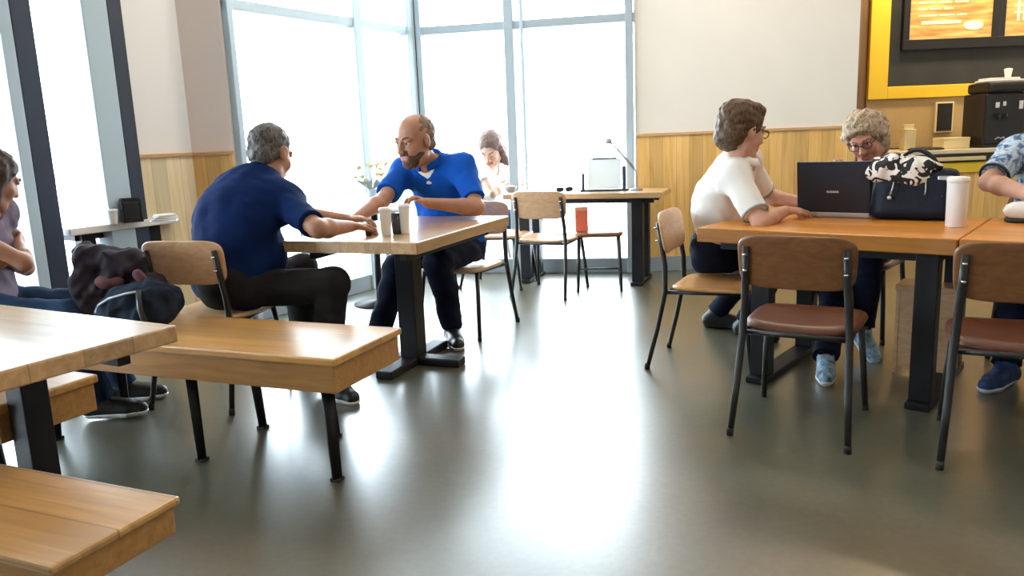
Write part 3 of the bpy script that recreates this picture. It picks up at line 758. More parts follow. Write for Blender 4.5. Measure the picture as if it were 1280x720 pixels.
# ------------------------------------------------------------------ tables
def table(label, loc, rz, L, W, Hh=.76, top='honey', legs=None, edge=None, th=.045, pedestal=False):
    """corner origin: x along the long side, y across; trestles at the x positions in legs"""
    t = thing('table', label, 'table', (*loc, 0), rz)
    MB().box((0, 0, Hh - th), (L, W, Hh), .006).build('table_top', top, t)
    fr = MB()
    for y in (.10, W - .14): fr.box((.08, y, Hh - th - .045), (L - .08, y + .04, Hh - th), .003)
    fr.build('apron_frame', 'steel', t)
    if pedestal:
        cx, cy = L / 2, W / 2
        MB().box((cx - .055, cy - .055, .04), (cx + .055, cy + .055, Hh - th), .005).build('column', 'steel', t)
        MB().box((cx - .34, cy - .05, 0), (cx + .34, cy + .05, .045), .008).build('foot_bar', 'steel', t)
        MB().box((cx - .05, cy - .30, 0), (cx + .05, cy + .30, .044), .008).build('foot_bar', 'steel', t)
        MB().box((cx - .30, cy - .22, Hh - th - .02), (cx + .30, cy + .22, Hh - th), .003).build('mounting_plate', 'steel', t)
    for x in legs:
        for y in (.07, W - .15): MB().box((x - .045, y, .03), (x + .045, y + .085, Hh - th), .004).build('leg', 'steel', t)
        MB().box((x - .05, .03, 0), (x + .05, W - .03, .03), .004).build('foot_bar', 'steel', t)
        MB().box((x - .04, .08, Hh - th - .05), (x + .04, W - .08, Hh - th), .003).build('cross_bar', 'steel', t)
    return t
M['pale_top'] = mat('pale_laminate', (.80, .78, .73), .35)
rz2 = math.atan2(-.629, .777)
T2o = V(.92, 3.88)
t2 = table('long honey wood table with the open laptop and dark handbag', (T2o[0], T2o[1]), rz2, 1.14, .86, .76, 'honey', (.30, 1.02), th=.07)
t2b = table('honey wood table at the right edge, under the white tumbler', (T2o[0] + .777 * 1.146, T2o[1] - .629 * 1.146), rz2, 1.1, .86, .76, 'honey', (.42, .95), th=.07)
# table of the two men: long axis runs away from the camera
a1 = math.atan2(.24, -.685)                 # direction of the near edge, to the left
T1o = V(-.435, 3.66); d1 = nrm(V(.435, 1.09)); rz1 = math.atan2(d1[1], d1[0])
t1 = table('wooden table between the two men in blue shirts', (T1o[0], T1o[1]), rz1, 1.17, .76, .77, 'oak_top', (), pedestal=True, th=.058)
t3 = table('narrow wooden table under the far windows, with a pale stand on it', (-.05, 6.68), math.atan2(-.34, .94), 1.33, .50, .76, 'oak_top', (.16, 1.12))
t0d = nrm(V(-.77, .43)); T0c = V(-.957, 2.20)   # far right corner of the near left table; its long side runs left and away
rz0 = math.atan2(t0d[1], t0d[0])
t0 = table('thick wooden table in the left foreground with glare on its top', (T0c[0], T0c[1]), rz0, 1.5, .78, .75, 'oak_top', (.60, 1.3), th=.05)
t4 = table('pale little table at the left window behind the bags', (-2.62, 4.72), math.radians(58), .75, .6, .80, 'pale_top', (.15, .6))

# ------------------------------------------------------------------ benches
def bench(label, corner, rz, L, W, Hh=.47, th=.13, legx=None, slab=.03):
    """corner = right end, far or near; x runs left along the bench"""
    t = thing('bench', label, 'bench', (*corner, 0), rz)
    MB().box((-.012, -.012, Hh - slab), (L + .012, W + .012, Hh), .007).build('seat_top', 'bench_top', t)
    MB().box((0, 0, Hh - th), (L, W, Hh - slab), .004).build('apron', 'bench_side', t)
    for x in legx:
        for y in (.035, W - .075): 
            if y > .1 or x != legx[0]: xx = x
            else: xx = x + .26
            mb = MB(); dx = -.02 if x < L / 2 else .02; dy = -.012 if y < W / 2 else .012
            mb.tube([(xx, y + .02, Hh - th), (xx + dx, y + .02 + dy, .012)], [.030, .024], 4); mb.build('leg', 'steel', t)
            MB().box((xx + dx - .02, y + .02 + dy - .02, 0), (xx + dx + .02, y + .02 + dy + .02, .014), .002).build('foot_glide', 'rubber', t)
    return t
bd = nrm(V(-.926, .378))
b1 = bench('long wooden bench with black legs in front of the man in navy', (-.473, 3.145), math.atan2(bd[1], bd[0]), 1.62, .46, .49, .135, (.075, .72, 1.5))
b2 = bench('wooden bench showing only its end under the left foreground table', (-1.475, 2.67), math.atan2(.43, -.9), 1.2, .34, .48, .13, (.30, 1.1))
b3 = bench('small wooden bench at the bottom left corner of the photo', (-.765, 1.63), math.atan2(.173, -.404), 1.0, .29, .49, .085, (.035, .95), slab=.02)

# ------------------------------------------------------------------ chairs
def chair(label, loc, f, kind='ply', group=None, back_up=0.0):
    """cafe chair, local +y is where a sitter faces"""
    t = thing('cafe_chair', label, 'chair', (loc[0], loc[1], 0), rz_of(f), group)
    wd, st = {'ply': ('ply', 'ply'), 'brown': ('walnut', 'leather'), 'honey': ('ply', 'honey_seat')}[kind]
    pad = kind == 'brown'
    sz = .455
    def seat_fn(a, b, w):
        z = sz - .018 + w - .35 * max(b - .11, 0) ** 2 * 6 * .4 - .02 * math.cos(min(abs(a) / .2, 1) * 1.57) * (b < .12) * .5
        return (a * (1 + .10 * b), b + .01, z)
    MB().pad(.225, .215, .05 if pad else .022, seat_fn, .42, 8, 56, .7 if pad else .45).build('seat', st, t)
    def back_fn(a, b, w):
        x = a * (1 + .22 * b); zz = .715 + b + back_up
        y = -.235 - .17 * (zz - .60) + .42 * (a * a) + w
        return (x, y, zz)
    bk = MB().pad(.222, .108, .016, lambda a, b, w: back_fn(a, b, w), .40, 7, 56, .45).build('backrest', wd, t)
    for sx in (-1, 1):
        mb = MB()
        mb.tube([(sx * .225, -.315, .0), (sx * .212, -.262, .22), (sx * .203, -.222, .42), (sx * .196, -.225, .55), (sx * .190, -.243, .66), (sx * .186, -.262, .775 + back_up)],
                [.0115, .0125, .0135, .0135, .0135, .012], 12, True, 1.15)
        l = mb.build('leg', 'gunmetal', t)
        MB().lathe([(.014, 0), (.0145, .02), (.013, .03)], (sx * .225, -.314, 0), 12).build('foot_glide', 'rubber', l)
        for zz in (.68 + back_up, .745 + back_up):
          pl = MB(); pl.lathe([(.009, -.004), (.009, .004)], (sx * .187, -.262 - .17 * (zz - .72) - .010, zz), 10)
          pl.build('screw', 'chrome', l)
        l = MB().tube([(sx * .190, .165, .425), (sx * .205, .195, .22), (sx * .218, .222, 0)], [.0125, .012, .011], 12, True, 1.15).build('leg', 'gunmetal', t)
        MB().lathe([(.0135, 0), (.014, .02), (.0125, .03)], (sx * .218, .222, 0), 12).build('foot_glide', 'rubber', l)
    fr = MB()
    for sx in (-1, 1): fr.tube([(sx * .203, -.215, .415), (sx * .19, .17, .422)], .011, 10)
    fr.tube([(-.203, -.205, .415), (.203, -.205, .415)], .011, 10); fr.tube([(-.19, .165, .422), (.19, .165, .422)], .011, 10)
    fr.build('seat_frame', 'gunmetal', t)
    return t
M['honey_seat'] = wood('honey_seat', (.55, .26, .09), (.70, .37, .14), .3, (5, 1, 14))
GC = 'cafe chairs around the tables'
c1 = chair('light plywood chair the man in navy polo sits on', (-1.475, 3.93), (.27, .96), 'ply', GC)
c2 = chair('plywood chair under the bearded man in bright blue', (-.31, 5.05), (-.44, -.9), 'ply', GC)
c3 = chair('empty plywood chair turned to the narrow window table, its back towards us', (.33, 6.26), (.42, .9), 'ply', GC)
c5 = chair('plywood chair at the left end of the narrow window table', (-.06, 6.62), (.94, -.34), 'ply', GC)
c6 = chair('orange seated chair under the man in the white shirt', (1.08, 4.10), (.90, -.44), 'honey', GC)
c7 = chair('brown leather chair seen from behind, in front of the laptop', (1.225, 3.225), (.52, .855), 'brown', GC)
c8 = chair('brown leather chair seen from behind, cut by the right edge', (1.86, 2.845), (.465, .885), 'brown', GC)
cw = chair('plywood chair of the woman at the far left edge', (-2.45, 3.66), (1, .05), 'ply', GC)
c9 = chair('brown chair of the curly haired woman beyond the laptop', (2.04, 4.62), (-.62, -.78), 'brown', GC)
c10 = chair('brown chair of the man in the pale blue printed shirt', (2.78, 4.03), (-.60, -.80), 'brown', GC)
st = thing('stool', 'low backless stool with dark seat beside the empty plywood chair', 'stool', (.71, 6.30, 0), math.radians(-6))
MB().pad(.19, .17, .035, lambda a, b, w: (a, b, .452 + w), .35, 6, 48, .5).build('seat', 'walnut', st)
for sx in (-1, 1):
    for sy in (-1, 1): MB().tube([(sx * .155, sy * .13, .44), (sx * .172, sy * .15, 0)], [.015, .011], 12).build('leg', 'gunmetal', st)
MB().tube([(-.165, -.14, .16), (-.165, .14, .16)], .008, 8).tube([(.165, -.14, .16), (.165, .14, .16)], .008, 8).tube([(-.165, 0, .16), (.165, 0, .16)], .008, 8).build('stretcher', 'gunmetal', st)
bxs = thing('box_stool', 'plain wooden box stool on the floor under the honey wood table', 'stool', (2.05, 3.80, 0), math.radians(-36))
MB().box((-.14, -.10, .42), (.14, .10, .45), .006).build('seat', 'ply', bxs)
for x in (-.135, .117): MB().box((x, -.095, 0), (x + .018, .095, .42), .002).build('side_panel', 'ply', bxs)
MB().box((-.12, -.092, .03), (.12, -.076, .42), .002).build('front_panel', 'ply', bxs)
# ------------------------------------------------------------------ things on the tables
def cup_paper(label, loc, h=.13, r=.04, lid='white_plastic', body='paper', group=None):
    t = thing('paper_cup', label, 'cup', loc, 0, group)
    MB().lathe([(r * .72, 0), (r * .74, .004), (r * .98, h * .9), (r, h * .92), (r * .96, h * .93)]).build('cup', body, t)
    MB().lathe([(r * 1.06, h * .9), (r * 1.07, h * .93), (r * .98, h * .95), (r * .94, h), (r * .80, h * 1.01), (r * .76, h * .985), (.004, h * .985)]).build('lid', lid, t)
    return t
TZ = .77
cup_paper('white paper cup, left one of the pair before the bearded man', (-.625, 4.00, TZ), .140, .032)
cup_paper('white paper cup, right one of the pair before the bearded man', (-.535, 4.045, TZ), .150, .030)
g = thing('dark_tumbler', 'short dark glass between the two white paper cups', 'cup', (-.578, 4.05, TZ))
MB().lathe([(.022, 0), (.024, .01), (.029, .105), (.026, .105), (.021, .02), (.002, .015)]).build('glass', mat('smoked_glass', (.03, .03, .035), .1), g)
MB().lathe([(.0205, .021), (.0245, .085), (.001, .086)]).build('drink', mat('cola', (.02, .01, .008), .1), g)
sp = thing('dark_bottle', 'tiny dark shaker standing between the hands of the two men', 'shaker', (-.72, 4.02, TZ))
MB().lathe([(.014, 0), (.016, .03), (.011, .045)]).build('body', 'dark_brown', sp); MB().lathe([(.012, .045), (.012, .06), (.006, .066)]).build('cap', 'black', sp)
# laptop: lid towards us
lz = math.atan2(-.60, .80)
lp = thing('laptop', 'open dark laptop seen from the back of its screen', 'laptop', (1.675, 4.08, .76), lz)
MB().box((-.18, .0, 0), (.18, .25, .018), .006).build('base', 'silver', lp)
kb = MB()
for r_ in range(5):
    for c_ in range(12): kb.box((-.155 + c_ * .026, .12 + r_ * .022, .018), (-.133 + c_ * .026, .138 + r_ * .022, .0205), 0)
kb.build('keyboard', 'black', lp)
Rl = Matrix.Rotation(math.radians(7), 3, 'X')
M['laptop'] = mat('laptop_lid', (.016, .019, .032), .35, .3)
ld = MB().box((-.18, -.010, .012), (.18, .0, .292), .006, rot=Rl).build('lid', 'laptop', lp)
MB().box((-.165, .0005, .03), (.165, .0015, .282), 0, rot=Rl).build('display', 'black', ld)
MB().box((-.176, -.0125, .010), (.176, -.002, .030), .003, rot=Rl).build('hinge_strip', 'silver', ld)
em = MB(); em.box((-.030, -.0115, .132), (.030, -.0098, .138), .001, rot=Rl)
for k in range(6): em.box((-.030 + k * .0102, -.0115, .137), (-.024 + k * .0102, -.0098, .143), .001, rot=Rl)
em.build('emblem', 'silver', ld)
# handbag with a patterned scarf
M['navy_bag'] = mat('navy_bag', (.006, .011, .024), .55, spec=.25, bump=.3, bscale=200)
bag = thing('handbag', 'dark navy handbag standing on the table between laptop and tumbler', 'bag', (1.985, 3.87, .76), math.radians(-34))
def bag_fn(a, b, w):
    z = .125 + b; taper = 1 - .10 * (z / .25); return (a * taper, w * (1.0 - .35 * z / .25), z)
MB().pad(.205, .125, .17, bag_fn, .22, 6, 56, .25).build('body', 'navy_bag', bag)
for s_ in (-1, 1):
    pts = [(-.10 + .20 * t, s_ * .035, .235 + .10 * math.sin(math.pi * t) ** .7) for t in np.linspace(0, 1, 17)]
    MB().tube(pts, .008, 8).build('handle', 'navy_bag', bag)
MB().box((.10, -.062, .195), (.165, -.054, .215), .003).build('tag', 'silver', bag)
ch = MB(); ch.tube([(-.085, -.083, .19), (-.088, -.094, .16), (-.10, -.094, .12)], .004, 6); ch.lathe([(.009, 0), (.012, .008), (.009, .016)], (-.10, -.094, .105), 10)
ch.build('charm', 'silver', bag); ch = MB()
ch.tube([(.052, -.072, .19), (.055, -.090, .15), (.052, -.092, .128)], .003, 6); ch.build('clasp', 'silver', bag)
def scarf_mat():
    m = bpy.data.materials.new('scarf_print'); m.use_nodes = True; nt = m.node_tree; b = nt.nodes['Principled BSDF']; L = nt.links.new
    tc = nt.nodes.new('ShaderNodeTexCoord'); v = nt.nodes.new('ShaderNodeTexNoise'); v.inputs['Scale'].default_value = 17; v.inputs['Detail'].default_value = 1.5; v.inputs['Distortion'].default_value = 1.4
    r = nt.nodes.new('ShaderNodeValToRGB'); r.color_ramp.interpolation = 'CONSTANT'; r.color_ramp.elements[0].color = (.012, .012, .016, 1); r.color_ramp.elements[1].position = .475; r.color_ramp.elements[1].color = (.80, .76, .70, 1)
    L(tc.outputs['Object'], v.inputs['Vector']); L(v.outputs['Fac'], r.inputs['Fac']); L(r.outputs['Color'], b.inputs['Base Color']); b.inputs['Roughness'].default_value = .8
    return m
M['scarf'] = scarf_mat()
sc_ = thing('scarf', 'black scarf with white blossom print draped over the navy handbag', 'scarf', (1.985, 3.87, .76), math.radians(-34))
F = Field(V(-.26, -.16, .10), V(.16, .16, .40), .005)
for c, r_ in (((-.13, 0, .275), (.075, .062, .045)), ((-.05, 0, .275), (.075, .064, .045)), ((.01, -.02, .26), (.06, .062, .040)), ((-.10, -.055, .235), (.085, .026, .045)), ((-.175, -.03, .24), (.045, .05, .055)), ((.045, -.055, .22), (.028, .022, .065)), ((.0, -.062, .215), (.05, .02, .045)), ((.07, -.02, .255), (.04, .05, .022))): F.ell(c, r_, None, .03)
F.noise(.007, 55, 3, 7)
field_obj('cloth', F, 'scarf', sc_, (0, 0, 0))
# tumbler, box
tu = thing('tumbler', 'tall white insulated tumbler standing right of the navy handbag', 'tumbler', (2.01, 3.545, .76))
MB().lathe([(.040, 0), (.043, .004), (.045, .20), (.046, .205), (.045, .208)]).build('body', 'white_plastic', tu); MB().lathe([(.0465, .198), (.047, .212), (.044, .222), (.030, .224), (.002, .224)]).build('lid', 'paper', tu)
lb = thing('lunch_box', 'rounded grey white container in front of the man in printed shirt', 'container', (2.40, 3.60, .76), math.radians(-34))
MB().pad(.125, .085, .075, lambda a, b, w: (a, b, .052 + w), .5, 6, 48, .5).build('lid', 'white_plastic', lb); MB().pad(.118, .078, .022, lambda a, b, w: (a, b, .011 + w), .5, 5, 48, .4).build('base', 'black', lb)
# window table things
ms = thing('menu_stand', 'pale blue board in a dark stand on the narrow window table', 'stand', (.80, 6.62, .76), math.radians(-12))
M['pale_board'] = mat('pale_board', (.72, .82, .86), .4)
Rb = Matrix.Rotation(math.radians(-10), 3, 'X')
MB().box((-.135, -.006, .02), (.135, .006, .27), .004, rot=Rb).build('board', 'pale_board', ms)
fr = MB(); fr.box((-.20, -.03, 0), (.20, .06, .016), .004); fr.box((-.185, -.014, .01), (-.163, .014, .15), .004); fr.box((.15, -.014, .01), (.180, .014, .20), .004); fr.box((-.10, -.01, .262), (.10, .012, .275), .003, rot=Rb); fr.build('frame', 'frame_dark', ms)
lm = thing('desk_lamp', 'slim grey lamp with slanted arm by the right window jamb', 'lamp', (1.06, 6.56, .76))
MB().lathe([(.05, 0), (.05, .012), (.02, .018), (.008, .03)]).build('base', 'grey_out', lm)
MB().tube([(0, 0, .02), (.0, .0, .14), (-.02, .0, .18)], .006, 8).tube([(-.02, 0, .18), (-.15, .06, .34)], .012, 8).tube([(-.15, .06, .34), (-.21, .08, .40)], .006, 8).build('arm', 'grey_out', lm)
MB().lathe([(.03, 0), (.026, .03), (.012, .045)], (-.215, .082, .385)).build('lamp_head', 'grey_out', lm)
gl = thing('sunglasses', 'folded dark sunglasses lying on the narrow window table', 'sunglasses', (.47, 6.70, .76), .2)
mb = MB()
for x in (-.04, .04): mb.pad(.034, .02, .008, lambda a, b, w, x=x: (x + a, w - .02, .022 + b), .7, 4, 24)
mb.build('lenses', 'black', gl); MB().tube([(-.07, -.015, .035), (-.06, .07, .012), (.04, .075, .01)], .003, 6).tube([(.07, -.015, .035), (.06, .06, .012), (-.04, .065, .012)], .003, 6).build('temples', 'black', gl)
dc = thing('bowl', 'small grey bowl on the left end of the narrow window table', 'bowl', (.02, 6.92, .76))
MB().lathe([(.025, 0), (.03, .005), (.06, .05), (.056, .05), (.028, .012), (.001, .01)]).build('bowl', 'grey_out', dc); MB().lathe([(.05, .04), (.03, .056), (.001, .06)]).build('food', 'frame_pale', dc)
cc = thing('paper_bag', 'coral red paper bag standing on the low stool', 'bag', (.575, 6.30, .470))
MB().box((-.05, -.03, 0), (.05, .03, .19), .004).build('bag', 'coral', cc); MB().box((-.051, -.031, .165), (.051, .031, .195), .003).build('folded_top', mat('pale_coral', (.75, .35, .27), .6), cc)
# left window table things
hx = thing('napkin_holder', 'black napkin holder on the pale table at the left window', 'holder', (-2.38, 5.02, .80), .5)
MB().box((-.06, -.05, 0), (.06, .05, .012), .003).box((-.06, -.05, .0), (-.048, .05, .145), .003).box((.048, -.05, 0), (.06, .05, .145), .003).box((-.06, .04, 0), (.06, .05, .15), .003).build('holder', 'black', hx)
MB().box((-.046, -.045, .012), (.046, .035, .125), .004).build('napkins', 'black', hx)
cup_paper('white cup left of the black napkin holder at the window', (-2.46, 4.93, .80), .09, .036)
np_ = thing('napkin_pile', 'loose pile of white napkins on the pale table behind the plywood chair', 'napkins', (-2.16, 4.96, .80), .3)
for k in range(4): MB().box((-.08 + .01 * k, -.07, .012 * k), (.08 - .006 * k, .07 - .01 * k, .012 * k + .01), .004, rot=Matrix.Rotation(.12 * k, 3, 'Z')).build('napkin', 'paper', np_)

# bags and jacket heaped on the far left end of the bench
M['denim_bag'] = cloth('dark_denim', (.016, .026, .045), .5)
M['jacket'] = cloth('plum_jacket', (.022, .016, .024), .35, .6)
M['jacket_lining'] = cloth('rose_lining', (.15, .07, .085), .3)
jk = thing('jacket', 'bunched dark plum jacket with rose lining, heaped behind the denim backpack', 'jacket', (-1.79, 3.50, .49))
F = Field(V(-.30, -.20, .0), V(.36, .22, .44), .006)
for c, r_ in (((-.13, .05, .255), (.075, .09, .085)), ((-.02, .05, .275), (.12, .09, .065)), ((.07, .05, .225), (.09, .08, .06)), ((.14, .05, .17), (.06, .08, .055)), ((-.12, .05, .12), (.09, .10, .12)), ((0, .08, .13), (.15, .10, .13)), ((.10, .08, .08), (.09, .09, .08))): F.ell(c, r_, None, .04)
F.ell((.0, -.055, .185), (.065, .04, .035), None, .02, 'd')
F.noise(.014, 24, 6, 8, (1, .5, 1.8)); F.noise(.007, 60, 2, 7, (1, .5, 1.5)); F.plane((0, 0, .004), (0, 0, -1))
field_obj('cloth', F, 'jacket', jk, (0, 0, 0))
F = Field(V(-.12, -.14, .10), V(.32, .1, .32), .006); F.ell((0, -.022, .185), (.065, .025, .032), None, .01); F.noise(.005, 50, 3)
field_obj('lining', F, 'jacket_lining', jk, (0, 0, 0))
F = Field(V(.10, -.14, .08), V(.36, .12, .32), .006); F.cone((.13, -.02, .215), (.20, -.02, .14), .020, .016, .02); F.noise(.004, 50, 3)
field_obj('cuff', F, 'jacket_lining', jk, (0, 0, 0))
bp = thing('backpack', 'dark denim backpack slumped against the jacket on the bench', 'backpack', (-1.61, 3.33, .49), math.radians(-15))
F = Field(V(-.26, -.2, -.01), V(.26, .2, .30), .006)
for c, r_ in (((0, 0, .085), (.17, .10, .09)), ((.05, 0, .135), (.12, .09, .065)), ((-.09, -.01, .07), (.09, .09, .07)), ((.09, .01, .10), (.09, .10, .10))): F.ell(c, r_, None, .05)
F.noise(.011, 28, 9, 8, (1.6, .6, 1)); F.noise(.006, 70, 1, 6, (1.6, .6, 1)); F.plane((0, 0, .002), (0, 0, -1))
field_obj('body', F, 'denim_bag', bp, (0, 0, 0))
MB().tube([(-.145, -.075, .085), (-.11, -.090, .12), (-.05, -.095, .150), (.03, -.095, .170), (.09, -.09, .18)], .005, 8).build('zipper', 'frame_pale', bp)
MB().tube([(.09, -.085, .185), (.11, -.112, .11), (.12, -.105, .05), (.125, -.09, .01)], .009, 8, True, 1.6).build('strap', 'gunmetal', bp)

# small round table with a bunch of dried flowers, between the two men
rt_ = thing('round_table', 'small round white side table by the left glazing, holding dried flowers', 'table', (-1.03, 6.05, 0))
MB().lathe([(.26, .715), (.265, .72), (.265, .74), (.255, .745), (.001, .745)], n=48).build('table_top', 'white_plastic', rt_); MB().lathe([(.025, .02), (.025, .72)]).build('stem', 'steel', rt_); MB().lathe([(.20, 0), (.20, .012), (.03, .03), (.025, .05)], n=40).build('base', 'steel', rt_)
vs_ = thing('flower_vase', 'vase of cream dried flowers and grey leaves between the two men', 'vase of flowers', (-1.03, 6.05, .745))
MB().lathe([(.035, 0), (.05, .02), (.055, .07), (.035, .12), (.04, .135), (.034, .135), (.03, .12), (.02, .02), (.001, .02)]).build('vase', 'frame_pale', vs_)
M['straw'] = mat('dried_petals', (.78, .66, .42), .8, var=.2, vscale=30); M['sage'] = mat('grey_leaves', (.26, .28, .26), .8)
rr = random.Random(5); stems = MB(); lv = MB()
for k in range(16):
    a = rr.random() * 6.28; r_ = .04 + .10 * rr.random(); z = .20 + .17 * rr.random() - r_ * .3
    tip = (r_ * math.cos(a), r_ * math.sin(a), z); stems.tube([(0, 0, .05), (tip[0] * .35, tip[1] * .35, z * .6), tip], .0022, 5)
    fl_ = MB(); base = V(*tip)
    for j in range(14):
        d = nrm(V(rr.gauss(0, 1), rr.gauss(0, 1), rr.gauss(.5, .7))); q = base + d * .028; s1 = nrm(np.cross(d, V(.2, .5, .7))) * .011
        fl_.add([base, base + d * .014 + s1, q, base + d * .014 - s1], [(0, 1, 2, 3)])
    fl_.lathe([(.001, -.008), (.011, 0), (.009, .008), (.001, .012)], tip, 10)
    fl_.build('flower_head', 'straw', vs_)
for k in range(18):
    a = rr.random() * 6.28; d = nrm(V(math.cos(a), math.sin(a), .7)); p = V(.02 * math.cos(a), .02 * math.sin(a), .14); q = p + d * (.10 + .05 * rr.random()); s1 = nrm(np.cross(d, V(0, 0, 1))) * .014
    m_ = (p + q) / 2 + V(0, 0, .012); lv.add([p, m_ + s1, q, m_ - s1], [(0, 1, 2), (0, 2, 3)])
stems.build('stems', 'sage', vs_); lv.build('leaves', 'sage', vs_)

# ------------------------------------------------------------------ outside
gr = MB().box((-40, -12, -.32), (40, 60, -.14), 0).build('ground', 'concrete_out'); struct(gr)
rl = thing('patio_railing', 'pale railing outside beyond the left windows', 'railing', (-6.8, 8.6, -.14), math.radians(62))
MB().tube([(-6, 0, 1.08), (6, 0, 1.08)], .03, 8).tube([(-6, 0, .15), (6, 0, .15)], .02, 8).build('rail', 'pale_out', rl)
for k in range(9): MB().tube([(-6 + k * 1.5, 0, 0), (-6 + k * 1.5, 0, 1.08)], .025, 8).build('post', 'pale_out', rl)
rl2 = thing('patio_railing', 'pale railing outside beyond the far windows', 'railing', (0, 12.0, -.14), 0)
MB().tube([(-3, 0, 1.13), (6, 0, 1.13)], .03, 8).tube([(-3, 0, .15), (6, 0, .15)], .02, 8).build('rail', 'pale_out', rl2)
for k in range(7): MB().tube([(-3 + k * 1.5, 0, 0), (-3 + k * 1.5, 0, 1.13)], .025, 8).build('post', 'pale_out', rl2)
def patio_chair(label, loc, rz):
    t = thing('patio_chair', label, 'chair', loc, rz)
    MB().pad(.21, .21, .03, lambda a, b, w: (a, b, .45 + w), .5).build('seat', 'grey_out', t)
    MB().pad(.21, .16, .02, lambda a, b, w: (a, -.21 - .15 * b + w, .72 + b), .5).build('backrest', 'grey_out', t)
    for sx in (-1, 1):
        for sy in (-1, 1): MB().tube([(sx * .18, sy * .17, .45), (sx * .21, sy * .22, 0)], .013, 8).build('leg', 'grey_out', t)
        MB().tube([(sx * .19, -.2, .45), (sx * .19, -.235, .62)], .012, 8).build('upright', 'grey_out', t)
    return t
patio_chair('grey patio chair outside the left window, the near one', (-4.55, 7.3, -.14), .6)
patio_chair('grey patio chair outside the left window, the far one', (-4.35, 8.4, -.14), 2.2)
patio_chair('grey patio chair outside under the woman with loose hair', (-.23, 8.05, -.14), -1.45)
pt = thing('patio_table', 'pale patio table outside the left window', 'table', (-3.75, 6.9, -.14))
MB().lathe([(.42, .70), (.43, .71), (.43, .73), (.41, .74), (.001, .74)], n=40).build('table_top', 'pale_out', pt); MB().lathe([(.03, .02), (.03, .71)]).build('stem', 'grey_out', pt); MB().lathe([(.25, 0), (.25, .02), (.03, .04)], n=32).build('base', 'grey_out', pt)
pt2 = thing('patio_table', 'pale square patio table outside behind the two men', 'table', (-1.75, 8.3, -.14), .3)
MB().box((-.45, -.4, .86), (.45, .4, .90), .01).build('table_top', 'pale_out', pt2)
for sx in (-1, 1):
    for sy in (-1, 1): MB().box((sx * .40 - .025, sy * .35 - .025, 0), (sx * .40 + .025, sy * .35 + .025, .86), .004).build('leg', 'grey_out', pt2)
# ------------------------------------------------------------------ people
SK1 = skin_mat('skin_tan', (.40, .20, .125)); SK2 = skin_mat('skin_light', (.56, .31, .22)); SK3 = skin_mat('skin_ruddy', (.50, .22, .15))
NAVY = cloth('navy_cotton', (.004, .018, .085)); ROYAL = cloth('royal_blue_cotton', (.006, .085, .46)); WHITE = cloth('white_cotton', (.80, .78, .75), .03)
JEAN = cloth('dark_jeans', (.022, .045, .095), .45); CHAR = cloth('charcoal_cloth', (.020, .019, .020), .2); NJEAN = cloth('navy_trousers', (.008, .012, .028), .2)
MAUVE = cloth('mauve_shirt', (.17, .13, .17), .4); BLUEJ = cloth('blue_jeans', (.03, .055, .11), .4)
def print_mat():
    m = cloth('pale_blue_print', (.30, .45, .62)); nt = m.node_tree; b = nt.nodes['Principled BSDF']; L = nt.links.new
    tc = nt.nodes.new('ShaderNodeTexCoord'); v = nt.nodes.new('ShaderNodeTexNoise'); v.inputs['Scale'].default_value = 16; v.inputs['Detail'].default_value = 3; v.inputs['Distortion'].default_value = 2
    r = nt.nodes.new('ShaderNodeValToRGB'); r.color_ramp.elements[0].position = .40; r.color_ramp.elements[1].position = .58
    r.color_ramp.elements[0].color = (.07, .13, .26, 1); r.color_ramp.elements[1].color = (.50, .62, .74, 1)
    L(tc.outputs['Object'], v.inputs['Vector']); L(v.outputs['Fac'], r.inputs['Fac']); L(r.outputs['Color'], b.inputs['Base Color']); return m
PRINT = print_mat()
H_GREY = hair_mat('grey_hair', (.035, .03, .03), (.17, .155, .15)); H_BROWN = hair_mat('brown_hair', (.035, .020, .012), (.15, .085, .045))
H_BLOND = hair_mat('ash_blond_hair', (.17, .10, .055), (.55, .44, .31)); H_DARK = hair_mat('dark_hair', (.02, .012, .010), (.07, .035, .025)); H_RED = hair_mat('auburn_hair', (.09, .05, .04), (.22, .13, .10))
H_BALD = hair_mat('thin_brown_hair', (.12, .075, .05), (.26, .18, .13)); BEARD = hair_mat('dark_beard', (.05, .03, .022), (.15, .09, .065))
SH_BLK = mat('black_shoe', (.012, .012, .014), .45); SH_BLU = mat('blue_running_shoe', (.24, .38, .52), .6, var=.9, vscale=28); SH_NAVY = mat('navy_running_shoe', (.02, .05, .16), .6, var=.5, vscale=30)
rad = math.radians
TT = .77
# man in navy, back to us
person('man in navy polo seen from behind, leaning on the table', (-1.41, 3.95, .56), rad(40), (-1.245, 4.05, 1.065), rad(62), (-1.205, 4.12, 1.20), (.40, .90, -.38),
       [dict(w=(-.80, 3.97, .825), d=(.75, .62, -.05), n=(0, 0, -1), pole=(.5, -.9, -.3), curl=(.5, .7, .5), su=-.03),
        dict(su=-.06, w=(-.90, 4.36, .825), d=(.9, .2, 0), n=(0, 0, -1), pole=(-.6, .2, -.8))],
       [dict(a=(-.93, 3.78, .105), t=(.75, -.65, -.1), pole=(.9, -.05, .9)), dict(a=(-1.20, 4.38, .088), t=(.8, .5, 0), pole=(.6, .7, 1))],
       s=1.08, hs=1.08, belly=.07, girth=.03, hem=-.10, hunch=.10, seat=.46, skin=SK1, shirt=NAVY, pants=CHAR, shoe=SH_BLK, hair=H_GREY, hair_style='short', collar=NAVY, sleeve=.80)
